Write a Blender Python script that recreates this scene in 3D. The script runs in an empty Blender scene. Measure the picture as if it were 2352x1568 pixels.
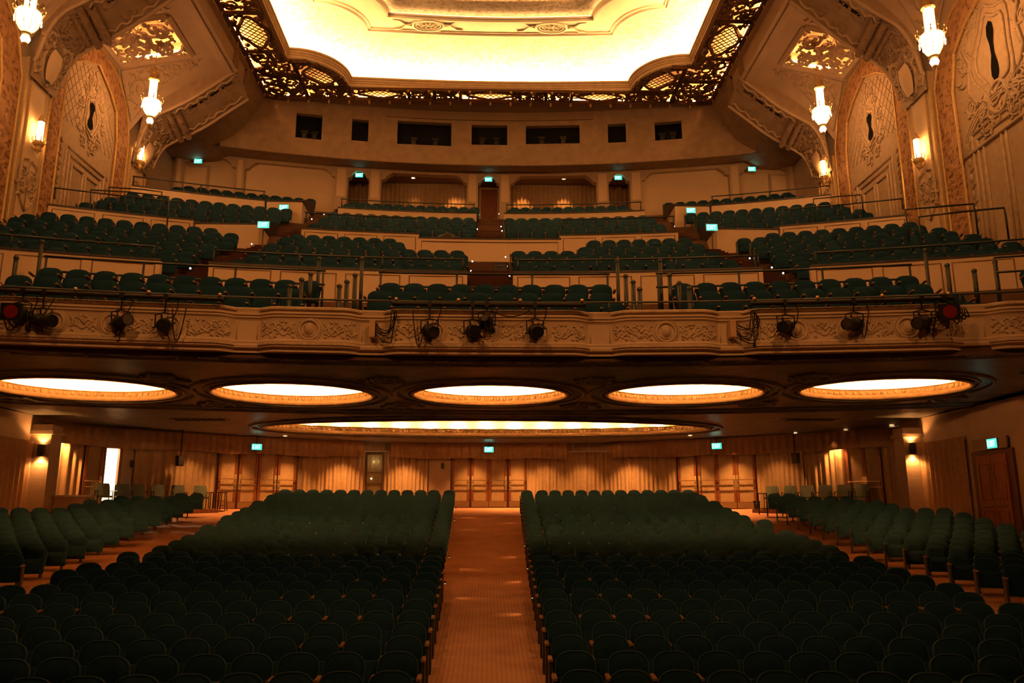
import bpy, math, random
from math import sin, cos, pi, sqrt, atan2, radians, hypot
from mathutils import Vector, Matrix
from mathutils.geometry import delaunay_2d_cdt

SC = bpy.context.scene
COL = SC.collection
random.seed(7)

# ------------------------------------------------------------------ camera
EYE = 2.75
FPX, CX, CY = 1850.0, 1176.0, 784.0
PITCH, YAW, ROLL = math.atan(400 / 1850.0), math.atan(0.0292), 0.0
cam_d = bpy.data.cameras.new('camera')
cam_d.sensor_fit = 'HORIZONTAL'
cam_d.sensor_width = 36.0
cam_d.lens = 36.0 * FPX / 2352.0
cam_d.clip_start, cam_d.clip_end = 0.1, 300.0
cam = bpy.data.objects.new('camera', cam_d)
COL.objects.link(cam)
cam.location = (0, 0, EYE)
CAMR = Matrix.Rotation(-YAW, 3, 'Z') @ Matrix.Rotation(pi / 2 + PITCH, 3, 'X')
cam.rotation_euler = CAMR.to_euler()
SC.camera = cam


def ray(px, py):
    return CAMR @ Vector(((px - CX) / FPX, -(py - CY) / FPX, -1.0))


def at_y(px, py, Y):
    d = ray(px, py)
    return Vector((0, 0, EYE)) + d * (Y / d.y)


def at_x(px, py, X):
    d = ray(px, py)
    return Vector((0, 0, EYE)) + d * (X / d.x)


def at_arc(px, py, yc, R):
    """first point of the view ray on the upright cylinder x^2+(y-(yc-R))^2=R^2 (yc: its deepest point)"""
    d = ray(px, py)
    a = d.x ** 2 + d.y ** 2
    b = -2 * d.y * (yc - R)
    c = (yc - R) ** 2 - R * R
    t = (-b + sqrt(b * b - 4 * a * c)) / (2 * a)
    return Vector((0, 0, EYE)) + d * t


def project(p):
    q = CAMR.transposed() @ (Vector(p) - Vector((0, 0, EYE)))
    if q.z > -0.1:
        return None
    return CX + FPX * q.x / -q.z, CY - FPX * q.y / -q.z, -q.z


# ------------------------------------------------------------------ render look
SC.view_settings.view_transform = 'Standard'
SC.view_settings.look = 'None'
SC.view_settings.gamma = 1.0
SC.view_settings.use_curve_mapping = False
SC.view_settings.exposure = 0.0
SC.cycles.max_bounces = 5
SC.cycles.diffuse_bounces = 3
SC.cycles.glossy_bounces = 3
SC.cycles.transmission_bounces = 4
SC.cycles.caustics_reflective = False
SC.cycles.caustics_refractive = False
SC.cycles.sample_clamp_indirect = 2.5
w = bpy.data.worlds.new('world')
SC.world = w
w.use_nodes = True
w.node_tree.nodes['Background'].inputs[0].default_value = (1.0, 0.5, 0.2, 1)
w.node_tree.nodes['Background'].inputs[1].default_value = 0.0

WARM = (1.0, 0.37, 0.09)
# lamp powers, in one place
P_DOME, P_CAVITY, P_SOFFIT, P_OBLONG, P_WASH, P_CHAND, P_SCONCE, P_BAY, P_FRONT_FILL = 60.0, 60.0, 55.0, 40.0, 430.0, 300.0, 90.0, 60.0, 2600.0


def lamp(name, kind, loc, power, color=WARM, size=0.2, rot=None, parent=None, sy=None, spot=None, blend=0.6):
    d = bpy.data.lights.new(name, kind)
    d.energy = power
    d.color = color
    if kind == 'AREA':
        if sy:
            d.shape = 'RECTANGLE'
            d.size, d.size_y = size, sy
        else:
            d.shape = 'DISK'
            d.size = size
    else:
        d.shadow_soft_size = size
    if kind == 'SPOT':
        d.spot_size = spot
        d.spot_blend = blend
    o = bpy.data.objects.new(name, d)
    COL.objects.link(o)
    o.location = loc
    if rot:
        o.rotation_euler = rot
    if parent:
        o.parent = parent
    return o


# ------------------------------------------------------------------ materials
def _mat(name):
    m = bpy.data.materials.new(name)
    m.use_nodes = True
    return m, m.node_tree, m.node_tree.nodes['Principled BSDF']


def mat(name, col, rough=0.7, metal=0.0, var=0.12, scale=4.0, bump=0.0, bscale=30.0, col2=None, spec=0.3, sheen=0.0, coat=0.0):
    """plain procedural surface: noise-varied colour, optional fine noise relief"""
    m, t, b = _mat(name)
    L = t.links.new
    tc = t.nodes.new('ShaderNodeTexCoord')
    nz = t.nodes.new('ShaderNodeTexNoise')
    nz.inputs['Scale'].default_value = scale
    nz.inputs['Detail'].default_value = 5.0
    L(tc.outputs['Object'], nz.inputs['Vector'])
    rp = t.nodes.new('ShaderNodeValToRGB')
    c2 = col2 or tuple(max(0, c * (1 - var)) for c in col)
    rp.color_ramp.elements[0].position, rp.color_ramp.elements[1].position = 0.35, 0.65
    rp.color_ramp.elements[0].color = (*c2, 1)
    rp.color_ramp.elements[1].color = (*col, 1)
    L(nz.outputs['Fac'], rp.inputs['Fac'])
    L(rp.outputs['Color'], b.inputs['Base Color'])
    b.inputs['Roughness'].default_value = rough
    b.inputs['Metallic'].default_value = metal
    b.inputs['Specular IOR Level'].default_value = spec
    if sheen:
        b.inputs['Sheen Weight'].default_value = sheen
        b.inputs['Sheen Roughness'].default_value = 0.4
    if bump:
        n2 = t.nodes.new('ShaderNodeTexNoise')
        n2.inputs['Scale'].default_value = bscale
        n2.inputs['Detail'].default_value = 4.0
        L(tc.outputs['Object'], n2.inputs['Vector'])
        bp = t.nodes.new('ShaderNodeBump')
        bp.inputs['Strength'].default_value = min(1.0, bump)
        bp.inputs['Distance'].default_value = 0.03
        L(n2.outputs['Fac'], bp.inputs['Height'])
        L(bp.outputs['Normal'], b.inputs['Normal'])
    return m


def emit(name, col, strength):
    m, t, b = _mat(name)
    b.inputs['Base Color'].default_value = (*col, 1)
    b.inputs['Emission Color'].default_value = (*col, 1)
    b.inputs['Emission Strength'].default_value = strength
    return m


def mat_vor(name, col, col2, scale=3.0, rough=0.8, bump=0.5, dist=0.03, kind='F1', spec=0.25, stretch=(1, 1, 1)):
    """voronoi-patterned relief: crazed plaster, knobbly bands"""
    m, t, b = _mat(name)
    L = t.links.new
    tc = t.nodes.new('ShaderNodeTexCoord')
    mp = t.nodes.new('ShaderNodeMapping')
    mp.inputs['Scale'].default_value = stretch
    L(tc.outputs['Object'], mp.inputs['Vector'])
    v = t.nodes.new('ShaderNodeTexVoronoi')
    v.feature = 'DISTANCE_TO_EDGE' if kind == 'EDGE' else 'SMOOTH_F1'
    v.inputs['Scale'].default_value = scale
    nz = t.nodes.new('ShaderNodeTexNoise')
    nz.inputs['Scale'].default_value = scale * 0.8
    mx = t.nodes.new('ShaderNodeMixRGB')
    mx.inputs[0].default_value = 0.25
    L(mp.outputs['Vector'], nz.inputs['Vector'])
    L(mp.outputs['Vector'], mx.inputs[1])
    L(nz.outputs['Color'], mx.inputs[2])
    L(mx.outputs[0], v.inputs['Vector'])
    rp = t.nodes.new('ShaderNodeValToRGB')
    rp.color_ramp.elements[0].position, rp.color_ramp.elements[1].position = 0.05, 0.5
    rp.color_ramp.elements[0].color = (*col2, 1)
    rp.color_ramp.elements[1].color = (*col, 1)
    L(v.outputs['Distance'], rp.inputs['Fac'])
    L(rp.outputs['Color'], b.inputs['Base Color'])
    bp = t.nodes.new('ShaderNodeBump')
    bp.inputs['Strength'].default_value = bump
    bp.inputs['Distance'].default_value = dist
    L(v.outputs['Distance'], bp.inputs['Height'])
    L(bp.outputs['Normal'], b.inputs['Normal'])
    b.inputs['Roughness'].default_value = rough
    b.inputs['Specular IOR Level'].default_value = spec
    return m


def mat_carpet(name, c1, c2):
    m, t, b = _mat(name)
    L = t.links.new
    tc = t.nodes.new('ShaderNodeTexCoord')
    ck = t.nodes.new('ShaderNodeTexWave')
    ck.wave_type = 'BANDS'
    ck.bands_direction = 'X'
    ck.inputs['Scale'].default_value = 4.2
    ck.inputs['Distortion'].default_value = 0.4
    ck2 = t.nodes.new('ShaderNodeTexWave')
    ck2.bands_direction = 'Y'
    ck2.inputs['Scale'].default_value = 3.0
    ck2.inputs['Distortion'].default_value = 0.5
    mu = t.nodes.new('ShaderNodeMath')
    mu.operation = 'MULTIPLY'
    nz = t.nodes.new('ShaderNodeTexNoise')
    nz.inputs['Scale'].default_value = 1.3
    nz.inputs['Detail'].default_value = 6
    ad = t.nodes.new('ShaderNodeMath')
    ad.operation = 'MULTIPLY_ADD'
    ad.inputs[1].default_value = 0.45
    for n in (ck, ck2, nz):
        L(tc.outputs['Object'], n.inputs['Vector'])
    L(ck.outputs['Fac'], mu.inputs[0])
    L(ck2.outputs['Fac'], mu.inputs[1])
    L(mu.outputs[0], ad.inputs[0])
    L(nz.outputs['Fac'], ad.inputs[2])
    rp = t.nodes.new('ShaderNodeValToRGB')
    rp.color_ramp.elements[0].position, rp.color_ramp.elements[1].position = 0.3, 0.9
    rp.color_ramp.elements[0].color = (*c2, 1)
    rp.color_ramp.elements[1].color = (*c1, 1)
    L(ad.outputs[0], rp.inputs['Fac'])
    L(rp.outputs['Color'], b.inputs['Base Color'])
    b.inputs['Roughness'].default_value = 0.95
    b.inputs['Specular IOR Level'].default_value = 0.1
    return m


def mat_wood(name, c1, c2, rough=0.45):
    m, t, b = _mat(name)
    L = t.links.new
    tc = t.nodes.new('ShaderNodeTexCoord')
    mp = t.nodes.new('ShaderNodeMapping')
    mp.inputs['Scale'].default_value = (14, 14, 1.2)
    nz = t.nodes.new('ShaderNodeTexNoise')
    nz.inputs['Scale'].default_value = 2.0
    nz.inputs['Detail'].default_value = 6
    rp = t.nodes.new('ShaderNodeValToRGB')
    rp.color_ramp.elements[0].position, rp.color_ramp.elements[1].position = 0.3, 0.7
    rp.color_ramp.elements[0].color = (*c2, 1)
    rp.color_ramp.elements[1].color = (*c1, 1)
    L(tc.outputs['Object'], mp.inputs['Vector'])
    L(mp.outputs['Vector'], nz.inputs['Vector'])
    L(nz.outputs['Fac'], rp.inputs['Fac'])
    L(rp.outputs['Color'], b.inputs['Base Color'])
    b.inputs['Roughness'].default_value = rough
    return m


M = {}
M['plaster'] = mat('plaster', (0.60, 0.46, 0.33), 0.75, var=0.12, scale=1.5, bump=0.15, bscale=18)
M['plaster_pale'] = mat('plaster_pale', (0.86, 0.66, 0.46), 0.75, var=0.08, scale=1.2, bump=0.05, bscale=25)
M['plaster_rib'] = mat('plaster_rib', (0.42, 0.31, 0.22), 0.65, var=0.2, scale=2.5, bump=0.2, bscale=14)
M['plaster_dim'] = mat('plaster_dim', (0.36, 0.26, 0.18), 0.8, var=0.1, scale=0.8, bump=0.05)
M['relief'] = mat('relief', (0.60, 0.46, 0.32), 0.7, var=0.25, scale=6, bump=0.2, bscale=20)
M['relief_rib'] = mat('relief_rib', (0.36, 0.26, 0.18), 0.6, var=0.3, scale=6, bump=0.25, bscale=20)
M['knobbly'] = mat_vor('knobbly', (0.50, 0.29, 0.15), (0.22, 0.11, 0.055), 6.5, 0.85, 1.0, 0.10)
M['diamond'] = mat('diamond_plaster', (0.58, 0.44, 0.30), 0.8, var=0.15, scale=5, bump=0.2, bscale=12)
M['gilt'] = mat('gilt', (0.75, 0.52, 0.22), 0.4, 0.35, var=0.2, scale=8)
M['dome'] = mat_vor('dome_plaster', (0.84, 0.80, 0.66), (0.52, 0.42, 0.26), 9.0, 0.8, 0.6, 0.05)
M['dome_field'] = mat_vor('dome_field', (0.62, 0.54, 0.42), (0.34, 0.27, 0.18), 7.5, 0.8, 0.7, 0.05)
M['dome_band'] = mat('dome_band', (0.92, 0.88, 0.74), 0.75, var=0.06, scale=2)
M['dome_mould'] = mat('dome_moulding', (0.95, 0.74, 0.50), 0.6, var=0.15, scale=3)
M['grille'] = mat('grille_bronze', (0.20, 0.11, 0.06), 0.55, 0.1, var=0.4, scale=10)
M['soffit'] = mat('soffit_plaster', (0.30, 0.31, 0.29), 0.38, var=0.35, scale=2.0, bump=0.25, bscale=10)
M['cove_white'] = mat('cove_white', (0.85, 0.74, 0.55), 0.8, var=0.04)
M['egg'] = mat('egg_moulding', (0.80, 0.60, 0.36), 0.6, var=0.2, scale=5)
M['carpet'] = mat_carpet('carpet', (0.74, 0.42, 0.27), (0.45, 0.23, 0.14))
M['carpet_red'] = mat('carpet_red', (0.060, 0.024, 0.018), 0.95, var=0.3, scale=12, spec=0.1)
M['tier'] = mat('tier_concrete', (0.10, 0.055, 0.035), 0.9, var=0.2, scale=3)
M['fabric'] = mat('seat_fabric', (0.0085, 0.031, 0.056), 0.95, var=0.25, scale=9, spec=0.05)
M['pipe_lit_rim'] = mat('seat_piping_lit_rim', (0.030, 0.075, 0.095), 0.7, var=0.2, scale=9, spec=0.12)  # piping colour, lightened to stand in for lit seat tops
M['fabric_grey'] = mat('chair_vinyl', (0.13, 0.17, 0.15), 0.55, var=0.2, scale=9)
M['seat_shell'] = mat('seat_shell', (0.014, 0.022, 0.024), 0.55, var=0.2)
M['arm_wood'] = mat_wood('arm_wood', (0.34, 0.18, 0.085), (0.22, 0.11, 0.05), 0.35)
M['stand'] = mat('seat_stand', (0.05, 0.055, 0.05), 0.5, 0.3)
M['rail'] = mat('rail_paint', (0.028, 0.038, 0.034), 0.35, 0.2, var=0.2, spec=0.5)
M['black'] = mat('black_metal', (0.012, 0.012, 0.012), 0.45, 0.2, var=0.2)
M['black_void'] = mat('booth_glass', (0.003, 0.004, 0.004), 0.7, 0.0, spec=0.04)
M['brass'] = mat('brass', (0.75, 0.52, 0.22), 0.3, 0.85)
M['steel'] = mat('steel', (0.6, 0.58, 0.55), 0.3, 0.9)
M['wood'] = mat_wood('door_wood', (0.30, 0.105, 0.040), (0.17, 0.055, 0.022), 0.4)
M['wood_dark'] = mat_wood('dark_wood', (0.09, 0.035, 0.018), (0.05, 0.02, 0.01), 0.4)
M['curtain'] = mat('curtain_velour', (0.60, 0.43, 0.25), 0.85, var=0.12, scale=6, spec=0.15, sheen=0.2)
M['curtain_dim'] = mat('upper_curtain', (0.50, 0.36, 0.22), 0.85, var=0.15, scale=5, spec=0.15)
M['valance'] = mat('valance_velour', (0.46, 0.30, 0.17), 0.85, var=0.15, scale=6, spec=0.15)
M['cap'] = mat('wall_cap', (0.035, 0.028, 0.022), 0.4, var=0.2)
M['panelmould'] = mat('panel_moulding', (0.30, 0.17, 0.10), 0.6)
M['case_back'] = mat('case_back', (0.34, 0.30, 0.16), 0.25, spec=0.5)
M['lampglass'] = emit('lamp_glass', (1.0, 0.42, 0.12), 42.0)
M['lampring'] = emit('lamp_ring_glass', (1.0, 0.70, 0.40), 6.0)
M['cove_tube'] = emit('cove_tube', WARM, 400.0)
M['dome_tube'] = emit('dome_tube', (1.0, 0.43, 0.125), 430.0)
M['field_fill'] = emit('field_fill', (1.0, 0.55, 0.22), 8.0)
M['cavity_tube'] = emit('cavity_tube', WARM, 150.0)
M['bay_tube'] = emit('bay_tube', WARM, 90.0)
M['downlight'] = emit('downlight_lens', (1.0, 0.66, 0.32), 5.0)
M['sign_green'] = emit('exit_sign_green', (0.05, 0.62, 0.45), 1.6)
M['sign_letter'] = emit('exit_sign_letter', (0.55, 1.0, 0.92), 3.2)
M['aisle_dot'] = emit('aisle_light_dot', (1.0, 0.98, 0.92), 6.0)
M['doorway'] = emit('lit_lobby', (1.0, 0.86, 0.48), 2.6)
M['blue_dot'] = emit('blue_led', (0.15, 0.1, 1.0), 3.0)
M['red_gel'] = mat('red_gel', (0.20, 0.015, 0.012), 0.25, spec=0.5)
M['lens'] = mat('lens_glass', (0.02, 0.02, 0.025), 0.05, 0.0, spec=0.8)
M['paper'] = mat('paper', (0.75, 0.68, 0.55), 0.7)
M['box_tan'] = mat('box_tan', (0.55, 0.36, 0.20), 0.6)
M['cable'] = mat('cable_rubber', (0.010, 0.010, 0.010), 0.6)
M['shade'] = mat('sconce_shade', (0.25, 0.17, 0.09), 0.4, 0.4)


# ------------------------------------------------------------------ mesh builder
class MB:
    def __init__(s):
        s.v, s.f, s.mi = [], [], []
        s.cur = 0

    def add(s, vs, fs):
        b = len(s.v)
        s.v.extend([tuple(p) for p in vs])
        s.f.extend([tuple(i + b for i in f) for f in fs])
        s.mi.extend([s.cur] * len(fs))
        return s

    def box(s, c, d, M4=None):
        x, y, z = c
        a, b, h = d[0] / 2, d[1] / 2, d[2] / 2
        vs = [Vector((x + i * a, y + j * b, z + k * h)) for k in (-1, 1) for j in (-1, 1) for i in (-1, 1)]
        if M4 is not None:
            vs = [M4 @ p for p in vs]
        return s.add(vs, [(0, 2, 3, 1), (4, 5, 7, 6), (0, 1, 5, 4), (2, 6, 7, 3), (0, 4, 6, 2), (1, 3, 7, 5)])

    def hexa(s, p):
        """8 points: bottom loop then top loop"""
        return s.add(p, [(3, 2, 1, 0), (4, 5, 6, 7), (0, 1, 5, 4), (1, 2, 6, 5), (2, 3, 7, 6), (3, 0, 4, 7)])

    def grid(s, fn, nu, nv, close_u=False, flip=False):
        vs = [fn(i / (nu if True else 1), j / nv) for j in range(nv + 1) for i in range(nu + (0 if close_u else 1))]
        w_ = nu if close_u else nu + 1
        fs = []
        for j in range(nv):
            for i in range(nu):
                a, b = j * w_ + i, j * w_ + (i + 1) % w_
                q = (a, b, b + w_, a + w_)
                fs.append(q[::-1] if flip else q)
        return s.add(vs, fs)

    def tube(s, pts, r, n=6, close=False, caps=True, flat=1.0, up=None):
        pts = [Vector(p) for p in pts]
        k = len(pts)
        rs = r if isinstance(r, (list, tuple)) else [r] * k
        vs = []
        prev = None
        for i in range(k):
            if close:
                t = pts[(i + 1) % k] - pts[i - 1]
            else:
                t = pts[min(i + 1, k - 1)] - pts[max(i - 1, 0)]
            if t.length < 1e-9:
                t = Vector((0, 0, 1))
            t.normalize()
            u = Vector(up) if up is not None else (prev if prev is not None else (Vector((0, 0, 1)) if abs(t.z) < 0.9 else Vector((1, 0, 0))))
            a = u - t * u.dot(t)
            if a.length < 1e-6:
                a = t.orthogonal()
            a.normalize()
            b = t.cross(a)
            prev = a
            for j in range(n):
                an = 2 * pi * j / n
                vs.append(pts[i] + a * (cos(an) * rs[i] * flat) + b * (sin(an) * rs[i]))
        fs = []
        for i in range(k if close else k - 1):
            i2 = (i + 1) % k
            for j in range(n):
                j2 = (j + 1) % n
                fs.append((i * n + j, i * n + j2, i2 * n + j2, i2 * n + j))
        if caps and not close:
            fs.append(tuple(range(n - 1, -1, -1)))
            fs.append(tuple((k - 1) * n + j for j in range(n)))
        return s.add(vs, fs)

    def lathe(s, prof, n=16, c=(0, 0, 0), arc=2 * pi):
        """profile [(r,z)] about the upright axis through c"""
        full = abs(arc - 2 * pi) < 1e-6
        m = n if full else n + 1
        vs = []
        for (r, z) in prof:
            for j in range(m):
                a = arc * j / n
                vs.append((c[0] + r * cos(a), c[1] + r * sin(a), c[2] + z))
        fs = []
        for i in range(len(prof) - 1):
            for j in range(n):
                j2 = (j + 1) % m
                fs.append((i * m + j, i * m + j2, (i + 1) * m + j2, (i + 1) * m + j))
        return s.add(vs, fs)

    def ball(s, c, r, nu=8, nv=5, sc=(1, 1, 1)):
        c = Vector(c)
        def fn(u, v):
            a, b = 2 * pi * u, pi * (v - 0.5)
            return c + Vector((r * sc[0] * cos(b) * cos(a), r * sc[1] * cos(b) * sin(a), r * sc[2] * sin(b)))
        return s.grid(fn, nu, nv, close_u=True)

    def prism(s, poly, f0, f1):
        """poly of (u,v); f0,f1 map (u,v) to 3-D on the two ends"""
        n = len(poly)
        vs = [f0(u, v) for u, v in poly] + [f1(u, v) for u, v in poly]
        fs = [tuple(range(n - 1, -1, -1)), tuple(range(n, 2 * n))]
        fs += [(i, (i + 1) % n, n + (i + 1) % n, n + i) for i in range(n)]
        return s.add(vs, fs)

    def sweep(s, prof, path_fn, n, close_prof=False):
        """prof [(out,z)], path_fn(t)->(x,y,nx,ny): point and outward normal in plan"""
        k = len(prof)
        vs = []
        for i in range(n + 1):
            x, y, nx, ny = path_fn(i / n)
            for (o, z) in prof:
                vs.append((x + nx * o, y + ny * o, z))
        fs = []
        for i in range(n):
            for j in range(k if close_prof else k - 1):
                j2 = (j + 1) % k
                fs.append((i * k + j, (i + 1) * k + j, (i + 1) * k + j2, i * k + j2))
        return s.add(vs, fs)

    def mesh(s, name, mats, smooth=False):
        me = bpy.data.meshes.new(name)
        me.from_pydata(s.v, [], s.f)
        for m in (mats if isinstance(mats, (list, tuple)) else [mats]):
            me.materials.append(m)
        if any(s.mi):
            me.polygons.foreach_set('material_index', s.mi)
        if smooth:
            me.polygons.foreach_set('use_smooth', [True] * len(s.f))
        me.update()
        return me

    def build(s, name, mats, parent=None, smooth=False, sharp=None, fix=True):
        me = s.mesh(name, mats, smooth)
        if fix and s.f:
            import bmesh
            b = bmesh.new()
            b.from_mesh(me)
            bmesh.ops.recalc_face_normals(b, faces=b.faces)
            b.to_mesh(me)
            b.free()
        if smooth and sharp:
            me.set_sharp_from_angle(angle=radians(sharp))
        return link(name, me, parent)


def link(name, data, parent=None):
    o = bpy.data.objects.new(name, data)
    COL.objects.link(o)
    if parent is not None:
        o.parent = parent
    return o


def empty(name, loc=(0, 0, 0), rz=0.0):
    o = bpy.data.objects.new(name, None)
    o.empty_display_size = 0.2
    COL.objects.link(o)
    o.location = loc
    o.rotation_euler = (0, 0, rz)
    return o


def tag(o, label=None, cat=None, group=None, kind=None):
    if label:
        o['label'] = label
    if cat:
        o['category'] = cat
    if group:
        o['group'] = group
    if kind:
        o['kind'] = kind
    return o


def struct(o, label=None, cat=None):
    o['kind'] = 'structure'
    if label:
        o['label'] = label
    if cat:
        o['category'] = cat
    return o


def copy_tree(o, parent=None):
    c = o.copy()
    COL.objects.link(c)
    if parent is not None:
        c.parent = parent
    for ch in o.children:
        copy_tree(ch, c)
    return c


ORD = ('zeroth first second third fourth fifth sixth seventh eighth ninth tenth eleventh twelfth thirteenth fourteenth fifteenth '
       'sixteenth seventeenth eighteenth nineteenth twentieth').split()


def nth(n):
    if n <= 20:
        return ORD[n]
    return 'twenty-' + ORD[n - 20] if n < 30 else 'thirtieth' if n == 30 else 'thirty-' + ORD[n - 30] if n < 40 else 'fortieth' if n == 40 else 'forty-' + ORD[n - 40]


def arc_y(x, yc, R):
    return yc - R + sqrt(max(0.01, R * R - x * x))


def arc_path(x0, x1, yc, R, out=-1):
    """plan path along an arc about the hall's axis; out=-1: normals towards the stage"""
    a0, a1 = math.asin(max(-1, min(1, x0 / R))), math.asin(max(-1, min(1, x1 / R)))
    def fn(t):
        a = a0 + (a1 - a0) * t
        return R * sin(a), yc - R + R * cos(a), out * sin(a), out * cos(a)
    return fn


# ------------------------------------------------------------------ ornament
def spiral(cx, cy, r, a0, turns, n=18, sgn=1):
    out = []
    for i in range(n + 1):
        t = i / n
        rr = r * (1 - 0.88 * t)
        a = a0 + sgn * 2 * pi * turns * t
        out.append((cx + rr * cos(a), cy + rr * sin(a)))
    return out


class Relief:
    """2-D strokes on a panel, mapped into 3-D as raised rounded strokes"""
    def __init__(s, fn, up=None):
        s.fn, s.mb, s.up = fn, MB(), up

    def stroke(s, pts, r, taper=True, n=5, lift=0.0):
        k = len(pts)
        rs = [r * (1 - 0.65 * abs(2 * i / (k - 1) - 1) ** 2 if taper == 'mid' else (1 - 0.6 * i / (k - 1)) if taper else 1) for i in range(k)]
        s.mb.tube([s.fn(u, v, lift) for u, v in pts], rs, n=n)

    def boss(s, u, v, r, ru=1.0, rv=1.0):
        k = 8
        vs = [s.fn(u, v, r * 0.7)]
        fs = []
        for q, (f, h) in enumerate(((0.62, 0.5), (1.0, -0.02))):
            for i in range(k):
                a = 2 * pi * i / k
                vs.append(s.fn(u + r * f * ru * cos(a), v + r * f * rv * sin(a), r * h))
        for i in range(k):
            j = (i + 1) % k
            fs.append((0, 1 + i, 1 + j))
            fs.append((1 + i, 1 + k + i, 1 + k + j, 1 + j))
        s.mb.add(vs, fs)

    def leaf(s, u, v, a, L, r):
        pts = [(u + L * t * cos(a + 0.7 * t), v + L * t * sin(a + 0.7 * t)) for t in (0, .25, .5, .75, 1)]
        k = len(pts)
        s.mb.tube([s.fn(p[0], p[1], 0) for p in pts], [r * x for x in (0.5, 1.0, 0.95, 0.6, 0.15)], n=5)

    def scroll(s, cx, cy, r, a0, sgn=1, th=None, leaves=5):
        th = th or r * 0.16
        sp = spiral(cx, cy, r, a0, 1.6, 20, sgn)
        s.stroke(sp, th)
        s.boss(cx, cy, r * 0.22)
        for i in range(leaves):
            a = a0 + sgn * (0.3 + 2 * pi * i / (leaves + 1))
            rr = r * (1 - 0.88 * ((0.3 + 2 * pi * i / (leaves + 1)) / (2 * pi * 1.6)))
            s.leaf(cx + rr * cos(a), cy + rr * sin(a), a + sgn * 0.5, r * 0.5, th * 1.1)

    def vine(s, u0, u1, vm, H, n, th=None, flip=1):
        """running acanthus scroll between u0 and u1"""
        w_ = (u1 - u0) / n
        r = min(abs(w_) * 0.42, H * 0.40)
        for i in range(n):
            cx = u0 + w_ * (i + 0.5)
            sg = flip * (1 if i % 2 == 0 else -1) * (1 if w_ > 0 else -1)
            s.scroll(cx, vm + sg * H * 0.06, r, pi / 2 + sg * pi / 2 if w_ > 0 else pi / 2 - sg * pi / 2, sg, th)
            a, b = (cx - w_ * 0.5, vm - sg * H * 0.30), (cx + w_ * 0.5, vm + sg * H * 0.30)
            s.stroke([(a[0] + (b[0] - a[0]) * t, a[1] + (b[1] - a[1]) * (3 * t * t - 2 * t ** 3)) for t in [k / 8 for k in range(9)]], (th or r * 0.16) * 0.8, taper=False)
            for q in (-1, 1):
                s.leaf(cx + q * w_ * 0.3, vm - q * sg * H * 0.28, pi / 2 * -q * sg, H * 0.18, (th or r * 0.16) * 1.2)

    def ring(s, u, v, r, th, rv=None, n=20):
        rv = rv or r
        s.mb.tube([s.fn(u + r * cos(2 * pi * i / n), v + rv * sin(2 * pi * i / n), 0) for i in range(n)], th, n=5, close=True)

    def closed(s, pts, th, n=5, lift=0.0):
        s.mb.tube([s.fn(u, v, lift) for u, v in pts], th, n=n, close=True)

    def build(s, name, m, parent, smooth=True):
        return s.mb.build(name, m, parent, smooth=smooth, fix=False)

# ================================================================== STRUCTURE
E = EYE
XL, XR = -15.75, 15.4
FLOORPTS = [(-2, -2.95), (9.58, -2.60), (13.3, -2.36), (16.06, -2.11), (20.7, -1.72), (24.4, -1.29), (27.2, -0.86), (34.9, 0.20), (37.5, 0.38), (60, 0.38)]


def interp(pts, x):
    for (a, b), (c, d) in zip(pts, pts[1:]):
        if x <= c:
            return b + (d - b) * (x - a) / (c - a)
    return pts[-1][1]


def smooth(t):
    t = max(0.0, min(1.0, t))
    return t * t * (3 - 2 * t)


def floor_z(x, y):
    r = y + x * x / 80.0
    return interp(FLOORPTS, r) + E + 0.05 * smooth((r - 24.0) / 8.0) * smooth((abs(x) - 9.2) / 2.2)


mb = MB()
nx, ny = 40, 76
mb.grid(lambda u, v: (XL - 0.3 + (XR - XL + 0.6) * u, 2 + 37 * v, floor_z(XL - 0.3 + (XR - XL + 0.6) * u, 2 + 37 * v)), nx, ny)
struct(mb.build('floor', M['carpet'], smooth=True), 'raked carpeted stalls floor with patterned brown carpet in the aisles')

# ------------------------------------------------ lower back wall (an arc) and lower side walls
BW_YC, BW_R = 37.2, 20.0


def bw_path(x0, x1, out=-1):
    return arc_path(x0, x1, BW_YC, BW_R, out)


def bw(x, off=0.0, z=0.0):
    """point on the lower back wall, off metres towards the stage"""
    a = math.asin(x / BW_R)
    return Vector((x - off * sin(a), BW_YC - BW_R + (BW_R - off) * cos(a) + 0 * off, z)), a


mb = MB()
DW0, DW1 = at_arc(229, 1100, BW_YC, BW_R).x, at_arc(266, 1100, BW_YC, BW_R).x      # the open doorway
DWZ = E + 2.5
for a_, b_, z_, n_ in ((XL, DW0, E - 1.6, 4), (DW0, DW1, DWZ, 2), (DW1, XR, E - 1.6, 44)):
    mb.sweep([(0, z_), (0, E + 3.45)], bw_path(a_, b_), n_)
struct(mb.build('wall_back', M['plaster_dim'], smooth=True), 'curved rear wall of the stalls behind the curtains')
for side, X in (('left', XL), ('right', XR)):
    yb = BW_YC - BW_R + sqrt(BW_R ** 2 - X * X)
    mb = MB()
    sg = 1 if X < 0 else -1
    mb.box((X - sg * 0.15, (yb + 6) / 2, E + 0.2), (0.3, yb - 6, 7.0))
    struct(mb.build('wall_' + side, M['plaster'], None), 'lower %s side wall of the stalls under the balcony' % side)

# ------------------------------------------------ soffit under the balcony with six lit recesses
BF_YC, BF_R = 15.2, 50.0                     # balcony front


def soffit_h(y):
    return 3.50 - 0.02 * (y - 23.5)


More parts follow.
